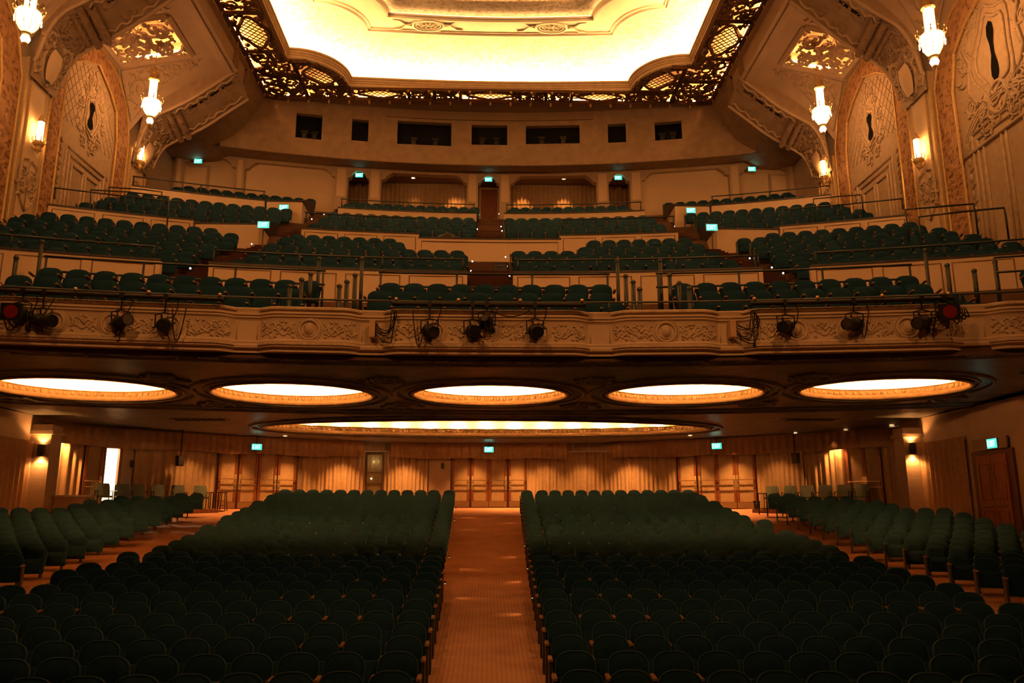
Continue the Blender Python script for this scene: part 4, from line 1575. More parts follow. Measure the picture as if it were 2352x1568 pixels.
def niche(S, yc, dz, big, seed, label):
    """pointed wall panel: knobbly border band, diamond-pattern field, keyhole cartouche, blind doorway"""
    o = struct(empty('wall_niche', (S.X, yc, E + 10 + dz)), label)
    l = o.location
    def P(d, y, h):
        return Vector((S.X + S.sg * (0.02 + d), yc + y, E + h + dz)) - l
    z0 = 8.5
    inn = [(-2.15, z0), (-2.15, 16.0), (-1.75, 16.7), (-1.1, 17.15), (0.0, 17.6), (1.1, 17.05), (1.75, 16.5), (2.05, 15.3), (2.05, z0)]
    out = [(-3.05, z0), (-3.05, 16.3), (-2.55, 17.3), (-1.6, 18.0), (0.0, 18.35), (1.6, 18.0), (2.55, 17.2), (3.05, 15.9), (3.05, z0)]
    n = len(inn)
    mb = MB()
    mb.add([P(0.0, *p) for p in inn] + [P(0.10, *p) for p in inn] + [P(0.10, *p) for p in out] + [P(0.0, *p) for p in out],
           [(q * n + i, q * n + i + 1, (q + 1) * n + i + 1, (q + 1) * n + i) for q in range(3) for i in range(n - 1)])
    mb.build('border_band', M['knobbly'], o)
    mb = MB()
    mb.tube([P(0.10, *p) for p in inn], 0.045, n=5)
    mb.tube([P(0.10, *p) for p in out], 0.05, n=5)
    mb.build('gilt_bead', M['gilt'], o, fix=False)
    mb = MB()
    mb.add([P(0.004, *p) for p in inn], [tuple(range(n))])
    mb.build('niche_field', M['diamond'], o, fix=False)
    # raised diagonal lattice on the field
    R_ = Relief(lambda u, v, w_: P(0.01 + w_, u, v))
    for s_ in ((-1, 1) if not big else ()):
        for k in range(-6, 22):
            a = (-2.1, 11.0 + k * 0.55)
            pts_ = []
            for i in range(24):
                u = -2.1 + 4.1 * i / 23
                v = (12.0 if s_ > 0 else 14.0) + k * 0.5 - 4 + s_ * (u + 2.1) * 1.3
                lim = interp([(-2.2, 16.0), (-1.75, 16.7), (-1.1, 17.1), (0, 17.5), (1.1, 17.0), (1.75, 16.45), (2.1, 15.2)], u)
                if 14.2 < v < lim and abs(u) < 2.0:
                    pts_.append((u, v))
            if len(pts_) > 1:
                R_.stroke([pts_[0], pts_[-1]], 0.014, False, 4)
    if R_.mb.f:
        R_.build('lattice_relief', M['relief'], o)
    # cartouche
    sc = 1.75 if big else 1.0
    hc = 15.35 if not big else 15.5
    R_ = Relief(lambda u, v, w_: P(0.02 + w_, u * sc, hc + v * sc))
    wob = [((0.42 + 0.07 * cos(3 * a)) * cos(a), (0.72 + 0.08 * cos(5 * a)) * sin(a)) for a in [2 * pi * i / 30 for i in range(30)]]
    R_.closed(wob, 0.06)
    R_.closed([(p[0] * 1.35, p[1] * 1.25) for p in wob], 0.045)
    for s_ in (-1, 1):
        for (u, v, r, q) in ((0.5, 0.95, 0.24, 1), (0.62, -0.85, 0.26, -1), (0.35, 1.4, 0.18, -1), (0.8, 0.2, 0.2, 1), (0.4, -1.25, 0.2, 1)):
            R_.scroll(s_ * u, v, r, pi / 2 * q, s_ * q, 0.05, 5)
    rr = random.Random(seed)
    for _ in range(40):
        a = rr.uniform(0, 2 * pi)
        R_.leaf(rr.uniform(0.6, 0.95) * cos(a), rr.uniform(0.95, 1.5) * sin(a), a + rr.uniform(-1, 1), 0.25, 0.05)
    R_.stroke([(0.1, 1.2), (0.2, 1.6), (-0.05, 1.9), (0.15, 2.05)], 0.05)
    R_.build('cartouche', M['relief'], o)
    slit = [(-0.10, 0.52), (0.0, 0.60), (0.10, 0.52), (0.12, 0.36), (0.06, 0.15), (0.05, -0.05), (0.11, -0.25), (0.12, -0.42), (0.05, -0.54), (-0.06, -0.54), (-0.13, -0.42), (-0.12, -0.25), (-0.06, -0.05), (-0.06, 0.15), (-0.12, 0.36)]
    mb = MB()
    mb.add([P(0.03, (u * 1.7 if not big else u * sc * 0.8), hc + v * sc * 1.0) for u, v in slit], [tuple(range(len(slit)))])
    mb.build('sound_slit', M['black_void'], o, fix=False)
    # blind doorway below
    R_ = Relief(lambda u, v, w_: P(0.015 + w_, u, v))
    for (a, b, t_) in ((-1.45, 1.5, 13.45), (-1.2, 1.25, 13.2), (-0.95, -0.1, 12.9), (0.12, 1.0, 12.9)):
        R_.stroke([(a, z0), (a, t_)], 0.05, False, 4)
        R_.stroke([(a, t_), (b, t_)], 0.055, False, 4)
        R_.stroke([(b, t_), (b, z0)], 0.05, False, 4)
    if big:
        for rad in (1.75, 1.62, 1.5):
            R_.stroke([(rad * 1.15 * cos(a), 12.9 + rad * 0.75 * sin(a)) for a in [pi * i / 20 for i in range(21)]], 0.05, False)
        R_.stroke([(-2.05, 12.9), (2.05, 12.9)], 0.08, False)
        R_.ring(0, 14.0, 0.42, 0.07, 0.5)
        for s_ in (-1, 1):
            R_.scroll(s_ * 0.75, 13.9, 0.35, pi / 2, s_, 0.07)
            R_.scroll(s_ * 1.3, 14.3, 0.3, pi / 2, -s_, 0.06)
            R_.stroke([(s_ * 0.95, 14.2), (s_ * 1.35, 14.9), (s_ * 1.15, 15.8), (s_ * 1.45, 16.5)], 0.07, False)
    R_.build('blind_doorway', M['relief'], o)
    mb = MB()
    for s_ in (-1, 1):
        R5 = Relief(lambda u, v, w_: P(0.02 + w_, u, v))
        for k in range(9):
            R5.boss(s_ * 1.78, z0 + 0.3 + 0.55 * k, 0.09, 1, 1.8)
            R5.leaf(s_ * 1.78, z0 + 0.5 + 0.55 * k, 1.2, 0.2, 0.04)
            R5.leaf(s_ * 1.78, z0 + 0.5 + 0.55 * k, 1.9, 0.2, 0.04)
        R5.build('leaf_border', M['relief'], o)
    return P


SIDES = (Side('left', XL, 1), Side('right', XR, -1))
RIBS = [(32.7, 34.4, 0.0), (24.9, 26.5, -0.5), (17.1, 18.7, -1.2)]
for S in SIDES:
    mb = MB()
    mb.box((S.X - S.sg * 0.15, 26.0, E + 11.2), (0.3, 36.0, 15.6))
    struct(mb.build('wall_%s_upper' % S.nm, M['plaster']), 'ornate upper %s side wall of the auditorium above the balcony' % S.nm)
    rn = ['farthest', 'middle', 'nearest']
    for i, (a, b, dz) in enumerate(RIBS):
        rib(S, a, b, dz, '%s ornate plaster rib arching from the %s wall to the ceiling grille' % (rn[i], S.nm))
        P, o = pilaster(S, a + 0.05, b - 0.05, 6.0, 15.6 + dz, '%s pilaster of the %s side wall, under the %s rib' % (rn[i], S.nm, rn[i]))
        crest(P, o, 0 + (a + b) / 2, [13.7, 10.9, 9.3][i], [0.75, 1.0, 1.0][i])
    bay(S, 26.5, 32.7, 0.0, 'far vaulted bay with lit lattice grille, %s side' % S.nm, 5)
    bay(S, 18.7, 24.9, -0.8, 'near vaulted bay with lit lattice grille, %s side' % S.nm, 6)
    niche(S, 29.6, 0.0, False, 11, 'far pointed wall panel with keyhole cartouche, %s side' % S.nm)
    niche(S, 21.8, -1.6, True, 12, 'near pointed wall panel with large cartouche, %s side' % S.nm)
    # side beam between the bays and the grille
    x = S.sg * -1 * (GX + 0.06)
    mb = MB()
    pr = [(GX + 0.03, 20.62), (GX + 0.05, 20.35), (GX + 0.22, 20.3), (GX + 0.3, 19.5), (GX + 0.2, 19.1), (GX + 0.6, 19.1), (GX + 0.9, 19.6)]
    mb.add([(S.sg * -a, y, E + z) for y in (YF, 34.3) for a, z in pr], [(j, j + 1, len(pr) + j + 1, len(pr) + j) for j in range(len(pr) - 1)])
    struct(mb.build('beam', M['plaster'], fix=False), 'long plaster beam beside the ceiling grille, %s side' % S.nm)
    # smooth cove behind the farthest rib, down to the rear soffit
    mb = MB()
    cvp = crv([(0.0, 17.3), (0.9, 17.35), (2.0, 17.6), (3.0, 18.3), (3.7, 19.3), (4.3, 20.55)], 16)
    mb.grid(lambda u, v: S.P(cvp[round(u * 16)][0], 34.35 + 5.2 * v, cvp[round(u * 16)][1] ), 16, 2)
    struct(mb.build('cove', M['plaster_rib'], smooth=True, fix=False), 'smooth plaster cove behind the farthest rib, %s side' % S.nm)

# ================================================================== LOWER REAR WALL: DOORS, CURTAINS, VALANCE
def bwx(px, py=1100):
    return at_arc(px, py, BW_YC, BW_R).x


def bwp(x, d, z):
    """point x along the rear wall arc, d metres in front of it, at height z"""
    a = math.asin(max(-1, min(1, x / BW_R)))
    return Vector((x - d * sin(a), BW_YC - BW_R + (BW_R * cos(a)) - d * cos(a), z))


def bw_frame(x, d=0.0):
    """matrix: local x along wall, y out of the wall away from the hall, z up, origin at floor"""
    a = math.asin(x / BW_R)
    p = bwp(x, d, 0)
    p.z = floor_z(p.x, p.y)
    return Matrix.Translation(p) @ Matrix.Rotation(-a, 4, 'Z')


VAL_Z = E + 2.52


def door_set(idx, spans, label, bars=True):
    """row of door leaves; spans: pixel (left,right) of each leaf's panel"""
    x0, x1 = bwx(spans[0][0]), bwx(spans[-1][1])
    o = empty('door_%d' % idx)
    o.matrix_world = bw_frame((x0 + x1) / 2, 0.12)
    struct(o, label)
    inv = o.matrix_world.inverted()
    ht = VAL_Z + 0.35 - o.location.z
    xs_l = []
    for k, (a, b) in enumerate(spans):
        pa = inv @ bwp(bwx(a), 0.12, o.location.z)
        pb = inv @ bwp(bwx(b), 0.12, o.location.z)
        xs_l.append((pa.x, pb.x))
    W0, W1 = xs_l[0][0] - 0.2, xs_l[-1][1] + 0.2
    MB().box(((W0 + W1) / 2, 0.07, ht / 2), (W1 - W0, 0.06, ht)).build('door_frame', M['wood_dark'], o)
    for k, (a, b) in enumerate(xs_l):
        lf = MB()
        st = 0.10
        zb, zt = 0.30, ht - 0.12
        a0, b0 = a - st, b + st
        if k and (a - xs_l[k - 1][1]) < 2.2 * st:
            a0 = (a + xs_l[k - 1][1]) / 2 + 0.006
        if k + 1 < len(xs_l) and (xs_l[k + 1][0] - b) < 2.2 * st:
            b0 = (b + xs_l[k + 1][0]) / 2 - 0.006
        lf.box(((a0 + a) / 2, 0, ht / 2), (a - a0, 0.07, ht - 0.02))
        lf.box(((b0 + b) / 2, 0, ht / 2), (b0 - b, 0.07, ht - 0.02))
        lf.box(((a + b) / 2, 0, zb / 2 + 0.005), (b - a, 0.06, zb - 0.02))
        lf.box(((a + b) / 2, 0, (ht + zt) / 2), (b - a, 0.07, ht - zt - 0.02))
        leaf = lf.build('door_leaf', M['wood'], o)
        # gathered curtain behind the glass
        g = MB()
        g.grid(lambda u, v: (a + (b - a) * u, 0.012 + 0.010 * sin(u * 75), zb + (zt - zb) * v), 48, 1)
        g.build('curtained_pane', M['curtain'], leaf, smooth=True)
        MB().box(((a0 + b0) / 2, -0.042, 0.16), (b0 - a0 - 0.03, 0.012, 0.24)).build('kick_plate', M['plate'], leaf)
        if bars:
            for z in (1.0, 1.22):
                g = MB()
                g.tube([(a - 0.06, -0.05, z), (a - 0.06, -0.10, z), (b + 0.06, -0.10, z), (b + 0.06, -0.05, z)], 0.018, n=6)
                g.build('push_bar', M['brass'], leaf)
            s_ = 1 if k % 2 == 0 else -1
            xe = (b + b0) / 2 if s_ > 0 else (a + a0) / 2
            MB().box((xe, -0.045, 1.10), (0.09, 0.012, 0.62)).build('push_plate', M['plate_pale'], leaf)
    return o


M['plate'] = mat('kick_plate_metal', (0.42, 0.27, 0.13), 0.4, 0.3)
M['plate_pale'] = mat('push_plate_metal', (0.70, 0.52, 0.28), 0.35, 0.4)
door_set(1, [(1043, 1073), (1088, 1117), (1128, 1159), (1174, 1204)], 'centre set of four wooden doors with curtained panes and brass push bars')
door_set(2, [(505, 536), (552, 583), (596, 628), (641, 673)], 'left set of four wooden doors with curtained panes and brass push bars')
door_set(3, [(1564, 1596), (1611, 1643), (1653, 1686), (1698, 1731)], 'right set of four wooden doors with curtained panes and brass push bars')
door_set(4, [(193, 224)], 'dark wooden door leaf left of the bright open doorway')
door_set(5, [(1955, 1986), (1994, 2024)], 'dark pair of wooden doors at the right end of the rear wall')


def curtain(px0, px1, label, m='curtain', d=0.10, z1=None, pitch=0.17, amp=0.045, seed=0):
    x0, x1 = bwx(px0), bwx(px1)
    mid = bwp((x0 + x1) / 2, d, 0)
    z0 = floor_z(mid.x, mid.y) + 0.06
    z1 = z1 or VAL_Z + 0.3
    o = empty('curtain', (mid.x, mid.y, z0))
    tag(o, label, 'curtain')
    rr = random.Random(seed)
    ph = [rr.uniform(0, 6.28) for _ in range(4)]
    n = max(24, int((x1 - x0) / 0.026))
    def fn(u, v):
        x = x0 + (x1 - x0) * u
        s_ = x * 2 * pi / pitch
        k = amp * (sin(s_ + 1.6 * sin(x * 1.7 + ph[0]) + ph[1]) + 0.5 * sin(s_ * 0.5 + ph[2])) * (0.6 + 0.4 * v if v > 0.5 else 0.8 + 0.2 * (0.5 - v))
        p = bwp(x, d + k, z0 + (z1 - z0) * v)
        return p - o.location
    mb = MB()
    mb.grid(fn, n, 3)
    mb.build('drape', M[m], o, smooth=True, fix=False)
    return o


for i, (a, b, lb) in enumerate([
        (88, 180, 'brightly lit gold curtain at the left end of the rear wall'),
        (302, 492, 'shadowed gold curtain left of the left door set'),
        (692, 838, 'gold curtain right of the left door set'),
        (879, 982, 'gold curtain between the glazed display case and the alarm panel'),
        (1210, 1390, 'gold curtain directly right of the centre doors'),
        (1390, 1556, 'gold curtain directly left of the right door set'),
        (1740, 1850, 'shadowed gold curtain right of the right door set'),
        (1852, 1948, 'half lit gold curtain left of the far right doors'),
        (2034, 2112, 'brightly lit gold curtain at the right end of the rear wall')]):
    curtain(a, b, lb, seed=i)
# plain panels between curtains
for a, b, lb in ((272, 300, 'plain plaster panel with a black switch box right of the open doorway'), (984, 1034, 'plain plaster panel with alarm horn left of the centre doors')):
    x0, x1 = bwx(a), bwx(b)
    mb = MB()
    mb.hexa([bwp(x0, 0.02, E - 0.6), bwp(x1, 0.02, E - 0.6), bwp(x1, 0.09, E - 0.6), bwp(x0, 0.09, E - 0.6), bwp(x0, 0.02, VAL_Z + .3), bwp(x1, 0.02, VAL_Z + .3), bwp(x1, 0.09, VAL_Z + .3), bwp(x0, 0.09, VAL_Z + .3)])
    struct(mb.build('wall_panel', M['plaster']), lb)
for px, py, lb in ((297, 1065, 'small black box on the plain panel right of the open doorway'), (1016, 1070, 'black alarm horn on the plain panel left of the centre doors')):
    x = bwx(px)
    o = empty('alarm_box')
    q = bw_frame(x, 0.135)
    q.translation.z = at_arc(px, py, BW_YC, BW_R).z
    o.matrix_world = q
    tag(o, lb, 'alarm')
    MB().box((0, 0, 0), (0.11, 0.09, 0.26)).build('housing', M['black'], o)
    MB().lathe([(0.0, 0.0), (0.04, 0.0), (0.045, 0.03), (0.02, 0.035)], 10).build('cap', M['stand'], o)

# valance: a gathered strip in front of the curtains
for i, (a, b, lb) in enumerate([(70, 300, 'dim gathered valance above the left end curtains'), (300, 834, 'long gathered valance left of the display case'), (894, 1304, 'gathered valance above the centre doors'), (1402, 1850, 'gathered valance above the right door set'), (1850, 2150, 'dim gathered valance above the right end curtains')]):
    x0, x1 = bwx(a, 1040), bwx(b, 1040)
    mid = bwp((x0 + x1) / 2, 0.34, 0)
    o = empty('valance', (mid.x, mid.y, VAL_Z))
    tag(o, lb, 'valance')
    rr = random.Random(40 + i)
    ph = rr.uniform(0, 6)
    n = int((x1 - x0) / 0.03)
    mb = MB()
    mb.grid(lambda u, v: bwp(x0 + (x1 - x0) * u, 0.36 + 0.03 * sin((x0 + (x1 - x0) * u) * 2 * pi / 0.24 + 1.4 * sin((x0 + (x1 - x0) * u) * 1.3 + ph)) * (1.0 - 0.5 * v),
                             VAL_Z + 0.03 * sin((x0 + (x1 - x0) * u) * 2.1 + ph) * (1 - v) + (E + 3.24 - VAL_Z) * v) - o.location, n, 3)
    mb.build('gathered_strip', M['valance'], o, smooth=True, fix=False)
# rods where the valance is interrupted
for a, b, y, lb in ((1305, 1400, 1037, 'thin white rod on two hangers right of the centre doors'), (838, 893, 1036, 'thin white rod above the glazed display case')):
    p0, p1 = at_arc(a, y, BW_YC - 0.36, BW_R), at_arc(b, y, BW_YC - 0.36, BW_R)
    o = empty('curtain_rod', (p0 + p1) / 2)
    tag(o, lb, 'rod')
    l = o.location.copy()
    MB().tube([p0 - l, p1 - l], 0.022, n=6).build('rod', M['paper'], o)
    for t in (0.12, 0.5) if a > 1000 else (0.2, 0.8):
        p = p0 + (p1 - p0) * t - l
        MB().tube([p, p + Vector((0, 0, 0.7))], 0.014, n=5).build('hanger', M['paper'], o)

# glazed display case / gate left of centre
x0, x1 = bwx(841), bwx(877)
o = empty('display_case')
o.matrix_world = bw_frame((x0 + x1) / 2, 0.10)
tag(o, 'narrow glazed case with dim yellow light and brass lattice, between gold curtains', 'display case')
w_ = (x1 - x0) / cos(math.asin(x0 / BW_R))
zt = VAL_Z + 0.15 - o.location.z
MB().box((0, 0.02, zt / 2), (w_, 0.03, zt)).build('back_panel', M['case_back'] if 'case_back' in M else M['cap'], o)
for s_ in (-1, 1):
    MB().box((s_ * w_ / 2, 0, zt / 2), (0.05, 0.1, zt)).build('post', M['wood_dark'], o)
for z in (0.55, 1.05, 1.55):
    MB().box((0, -0.02, z), (w_, 0.05, 0.03)).build('shelf_bar', M['wood_dark'], o)
for i in range(3):
    MB().tube([(-w_ / 2 + w_ * (i + 1) / 4, -0.02, 0.1), (-w_ / 2 + w_ * (i + 1) / 4, -0.02, zt)], 0.008, n=5).build('lattice_bar', M['brass'], o)
MB().ball((-w_ * 0.2, -0.02, 1.28), 0.035, 8, 5).build('lamp', M['downlight'], o)
lamp('case_lamp', 'POINT', o.matrix_world @ Vector((0, -0.25, zt - 0.3)), 2.0, (1.0, 0.7, 0.3), 0.05)

# open bright doorway at the far left: frame and the lit lobby beyond
xa, xb = bwx(229), bwx(266)
o = empty('door_6')
o.matrix_world = bw_frame((xa + xb) / 2, 0.05)
struct(o, 'open doorway to the brightly lit lobby at the left of the rear wall')
w_ = (xb - xa) / cos(math.asin((xa + xb) / 2 / BW_R))
zt = VAL_Z - 0.02 - o.location.z
for s_ in (-1, 1):
    MB().box((s_ * (w_ / 2 + 0.05), 0.0, zt / 2), (0.10, 0.2, zt)).build('door_jamb', M['wood'], o)
MB().box((0, 0.0, zt + 0.05), (w_ + 0.2, 0.2, 0.10)).build('door_head', M['wood'], o)
lob = struct(empty('room_lobby'), 'bright lobby seen through the open doorway')
lob.matrix_world = o.matrix_world.copy()
mb = MB()
mb.add([(-1.3, 0.15, -0.1), (1.3, 0.15, -0.1), (1.3, 2.4, -0.1), (-1.3, 2.4, -0.1), (-1.3, 0.15, 3), (1.3, 0.15, 3), (1.3, 2.4, 3), (-1.3, 2.4, 3)],
       [(0, 1, 2, 3), (3, 2, 6, 7), (0, 3, 7, 4), (2, 1, 5, 6), (4, 7, 6, 5)])
mb.build('lobby_walls', M['cove_white'], lob, fix=False)
c = tag(empty('lobby_table'), 'white draped table in the bright lobby beyond the open doorway', 'table')
c.matrix_world = lob.matrix_world @ Matrix.Translation((-0.15, 1.7, -0.1))
MB().box((0, 0, 0.80), (0.9, 0.5, 0.06)).build('table_top', M['paper'], c)
MB().box((0, 0, 0.385), (0.86, 0.46, 0.77)).build('table_skirt', M['paper'], c)
lamp('lobby_lamp', 'AREA', lob.matrix_world @ Vector((0, 1.2, 2.85)), 700, (1.0, 0.80, 0.50), 1.2, rot=(0, 0, 0))

# ------------------------------------------------ lower side wall drapes and the side exit on the right
def flat_drape(X, sg, y0, y1, z1, label, seed, m='curtain'):
    mid = Vector((X + sg * 0.12, (y0 + y1) / 2, floor_z(X, (y0 + y1) / 2) + 0.05))
    o = tag(empty('curtain', mid), label, 'curtain')
    n = int((y1 - y0) / 0.03)
    ph = seed * 1.3
    mb = MB()
    mb.grid(lambda u, v: Vector((X + sg * (0.12 + 0.05 * sin((y0 + (y1 - y0) * u) * 2 * pi / 0.3 + ph + sin((y0 + (y1 - y0) * u) * 2))), y0 + (y1 - y0) * u, max(mid.z, floor_z(X, y0 + (y1 - y0) * u) + 0.04) * (1 - v) + z1 * v)) - mid, n, 2)
    mb.build('drape', M[m], o, smooth=True, fix=False)


pc = at_x(2150, 1060, XR)
pd0, pd1 = at_x(2250, 1060, XR), at_x(2322, 1060, XR)
flat_drape(XR, -1, pd0.y + 0.55, 29.6, E + 2.5, 'dim drape on the right side wall, between wall light and exit door', 1, 'valance')
flat_drape(XL, 1, 22.0, 29.2, E + 2.5, 'dim drape on the left side wall beside the wall light', 2, 'valance')
o = struct(empty('door_7', (XR - 0.08, (pd0.y + pd1.y) / 2, floor_z(XR, pd0.y))), 'dark double exit door in the right side wall below an exit sign')
zt = at_x(2250, 1047, XR).z - o.location.z
wd = abs(pd0.y - pd1.y)
MB().box((0.03, 0, zt / 2 + 0.06), (0.08, wd + 0.5, zt + 0.12)).build('door_frame', M['wood_dark'], o)
for s_ in (-1, 1):
    lf = MB().box((-0.03, s_ * wd / 4, zt / 2), (0.05, wd / 2 - 0.02, zt - 0.04)).build('door_leaf', M['wood'], o)
    MB().tube([(-0.10, s_ * 0.1, 1.02), (-0.10, s_ * (wd / 2 - 0.15), 1.02)], 0.02, n=6).build('push_bar', M['brass'], lf)
    for z0_, z1_ in ((0.2, 0.85), (1.2, zt - 0.3)):
        R_ = Relief(lambda u, v, w2: Vector((-0.056 - w2, u, v)))
        R_.closed([(s_ * 0.12, z0_), (s_ * (wd / 2 - 0.16), z0_), (s_ * (wd / 2 - 0.16), z1_), (s_ * 0.12, z1_)], 0.015, 4)
        R_.build('panel_moulding', M['wood_dark'], lf)
MB().box((-0.02, 0, zt + 0.32), (0.05, wd + 0.2, 0.36)).build('transom_panel', M['plaster_dim'], o)
# corner pilasters at both ends of the rear wall carrying a cornice
for px, lb, X, sg in ((72, 'left', XL, 1), (2143, 'right', XR, -1)):
    p = bwp(bwx(80 if sg > 0 else 2135, 1050), 0.0, 0)
    o = struct(empty('pillar', (X + sg * 0.35, p.y - 0.55, floor_z(X, p.y) )), 'plaster pillar at the %s end of the rear wall carrying a wall light' % lb)
    MB().box((0, 0, 1.6), (0.7, 0.7, 3.2)).build('pillar_shaft', M['plaster'], o)
    MB().box((0.0, -0.02, 2.92), (0.86, 0.84, 0.12)).build('pillar_cornice', M['plaster'], o)
    MB().box((0.0, -0.02, 0.12), (0.78, 0.78, 0.24)).build('pillar_base', M['wood_dark'], o)

# ================================================================== LIGHTS YOU CAN SEE
def downlight(p, label, r=0.085):
    o = tag(empty('downlight', p), label, 'downlight')
    MB().lathe([(r + 0.03, -0.005), (r + 0.025, -0.02), (r, -0.02), (r, 0.0)], 14).build('trim_ring', M['brass'], o, smooth=True)
    MB().lathe([(0.0, -0.016), (r, -0.016)], 14).build('lens', M['downlight'], o, fix=False)
    return o


dl = [(170, 976), (285, 988), (655, 1000), (1192, 1006), (1585, 999), (1826, 993), (1943, 985), (2048, 975), (2118, 964)]
for i, (a, b) in enumerate(dl):
    p = on_soffit(a, b)
    downlight(p + Vector((0, 0, -0.01)), 'small glowing downlight in the balcony ceiling, %s from the left' % nth(i + 1))
for i, (a, b) in enumerate([(949, 408), (1056, 409), (1295, 410)]):
    d = ray(a, b)
    p = Vector((0, 0, E)) + d * ((HB - 0.105) / d.z)
    downlight(p, 'small glowing downlight in the upper corridor, %s from the left' % nth(i + 1), 0.10)
# wall-washing spots between valance and curtain (real scallops)
for px, pw, dd in ((132, 1.2, 0.30), (430, 0.6, 1.0), (530, 0.9, 1.0), (660, 1.2, 1.0), (785, 1.5, 1.0), (930, 1.5, 1.0), (1085, 1.1, 1.0), (1190, 1.3, 1.0), (1250, 0.9, 1.0), (1340, 0.9, 1.0), (1450, 1.5, 1.0), (1585, 1.4, 1.0), (1690, 1.3, 1.0), (1790, .6, 1.0), (1925, 0.8, 0.30), (2095, 0.9, 0.30)):
    p = bwp(bwx(px, 1040), dd, E + (3.22 if dd > 0.6 else 2.9))
    lamp('wall_wash', 'SPOT', p, P_WASH * pw, WARM, 0.05, rot=(0, 0, 0), spot=radians(88), blend=0.85 if dd > 0.6 else 0.5)
for px in (952, 1045, 1062, 1200, 1295, 1385):
    p = at_y(px, 440, 41.0)
    lamp('corridor_wash', 'SPOT', (p.x, 40.78, E + HB - 0.22), 55 if px not in (1045, 1200, 1295) else 200, WARM, 0.04, rot=(0, 0, 0), spot=radians(74), blend=0.5)
# corridor curtains
for a, b, lb in ((800, 846, 'narrow upper curtain behind the left exit opening'), (877, 1071, 'wide upper curtain behind the left opening of the rear wall'), (1174, 1368, 'wide upper curtain behind the right opening of the rear wall'), (1399, 1445, 'narrow dark upper curtain behind the right exit opening')):
    x0, x1 = at_y(a, 440, 41.3).x - 0.25, at_y(b, 440, 41.3).x + 0.25
    o = tag(empty('curtain', ((x0 + x1) / 2, 41.3, E + 14.2)), lb, 'curtain')
    mb = MB()
    n = int((x1 - x0) / 0.04)
    zt_ = E + HB - 0.16
    mb.grid(lambda u, v: ((x1 - x0) * (u - 0.5), 0.05 * sin((x0 + (x1 - x0) * u) * 2 * pi / 0.22 + sin((x0 + (x1 - x0) * u) * 3)), (zt_ - E - 14.2) * v), n, 1)
    mb.build('drape', M['curtain_dim'], o, smooth=True, fix=False)
# upper doors: centre rear and the two end bays
def plain_door(idx, a, b, y, Y, zb, label, m):
    p0, p1 = at_y(a, y, Y), at_y(b, y, Y)
    o = struct(empty('door_%d' % idx, ((p0.x + p1.x) / 2, Y, E + zb)), label)
    w2, h2 = p1.x - p0.x, p0.z - E - zb
    MB().box((0, 0, h2 / 2), (w2, 0.06, h2)).build('door_leaf', M[m], o)
    for s_ in (-1, 1):
        MB().box((s_ * (w2 / 2 + 0.05), -0.01, h2 / 2), (0.1, 0.1, h2)).build('door_jamb', M['plaster'], o)
    MB().box((0, -0.01, h2 + 0.05), (w2 + 0.2, 0.1, 0.1)).build('door_head', M['plaster'], o)
    MB().ball((w2 * 0.4, -0.07, 0.95), 0.035, 6, 4).build('door_knob', M['brass'], o)


plain_door(8, 1105, 1142, 436, 41.3, 14.75, 'door at the back of the centre opening of the upper rear wall', 'wood')
plain_door(9, 432, 476, 384, arc_y(at_arc(455, 420, UW_YC, UW_R).x, UW_YC, UW_R) + 0.1, 14.6, 'plain door in the left end bay of the upper rear wall', 'plaster_pale')
plain_door(10, 1771, 1806, 404, arc_y(at_arc(1790, 420, UW_YC, UW_R).x, UW_YC, UW_R) + 0.1, 14.6, 'plain door in the right end bay of the upper rear wall', 'plaster_pale')


# exit signs: green lit boxes with EXIT in pale lettering
def letters_mesh():
    mb = MB()
    def bar(x0, z0, x1, z1, t=0.021):
        d = Vector((x1 - x0, 0, z1 - z0))
        L_ = d.length
        an = atan2(d.z, d.x)
        mb.box((0, 0, 0), (L_, 0.006, t), Matrix.Translation(((x0 + x1) / 2, 0, (z0 + z1) / 2)) @ Matrix.Rotation(-an, 4, 'Y'))
    h = 0.075
    x = -0.155
    bar(x, -h, x, h); bar(x, h, x + 0.055, h); bar(x, 0, x + 0.045, 0); bar(x, -h, x + 0.055, -h)
    x = -0.075
    bar(x, -h, x + 0.075, h); bar(x, h, x + 0.075, -h)
    x = 0.035
    bar(x, -h, x, h)
    x = 0.105
    bar(x, -h, x, h); bar(x - 0.04, h, x + 0.04, h)
    return mb.mesh('lettering', M['sign_letter'])


LET = letters_mesh()


def exit_sign(p, label, rz=0.0, sc=1.0, post=None, stem=0.0):
    o = tag(empty('exit_sign', p, rz), label, 'exit sign', 'lit green exit signs')
    o.scale = (sc, sc, sc)
    MB().box((0, 0.03, 0), (0.44, 0.06, 0.27)).build('sign_case', M['steel'], o)
    MB().box((0, -0.004, 0), (0.415, 0.008, 0.245)).build('sign_face', M['sign_green'], o)
    t = link('lettering', LET, o)
    t.location = (0, -0.014, 0)
    if stem:
        MB().tube([(0, 0.03, 0.13), (0, 0.03, 0.13 + stem)], 0.015, n=6).build('stem', M['black'], o)
    if post:
        MB().tube([(0, 0.03, -0.13), (0, 0.03, -0.13 - post)], 0.02, n=6).build('post', M['rail'], o)
    return o


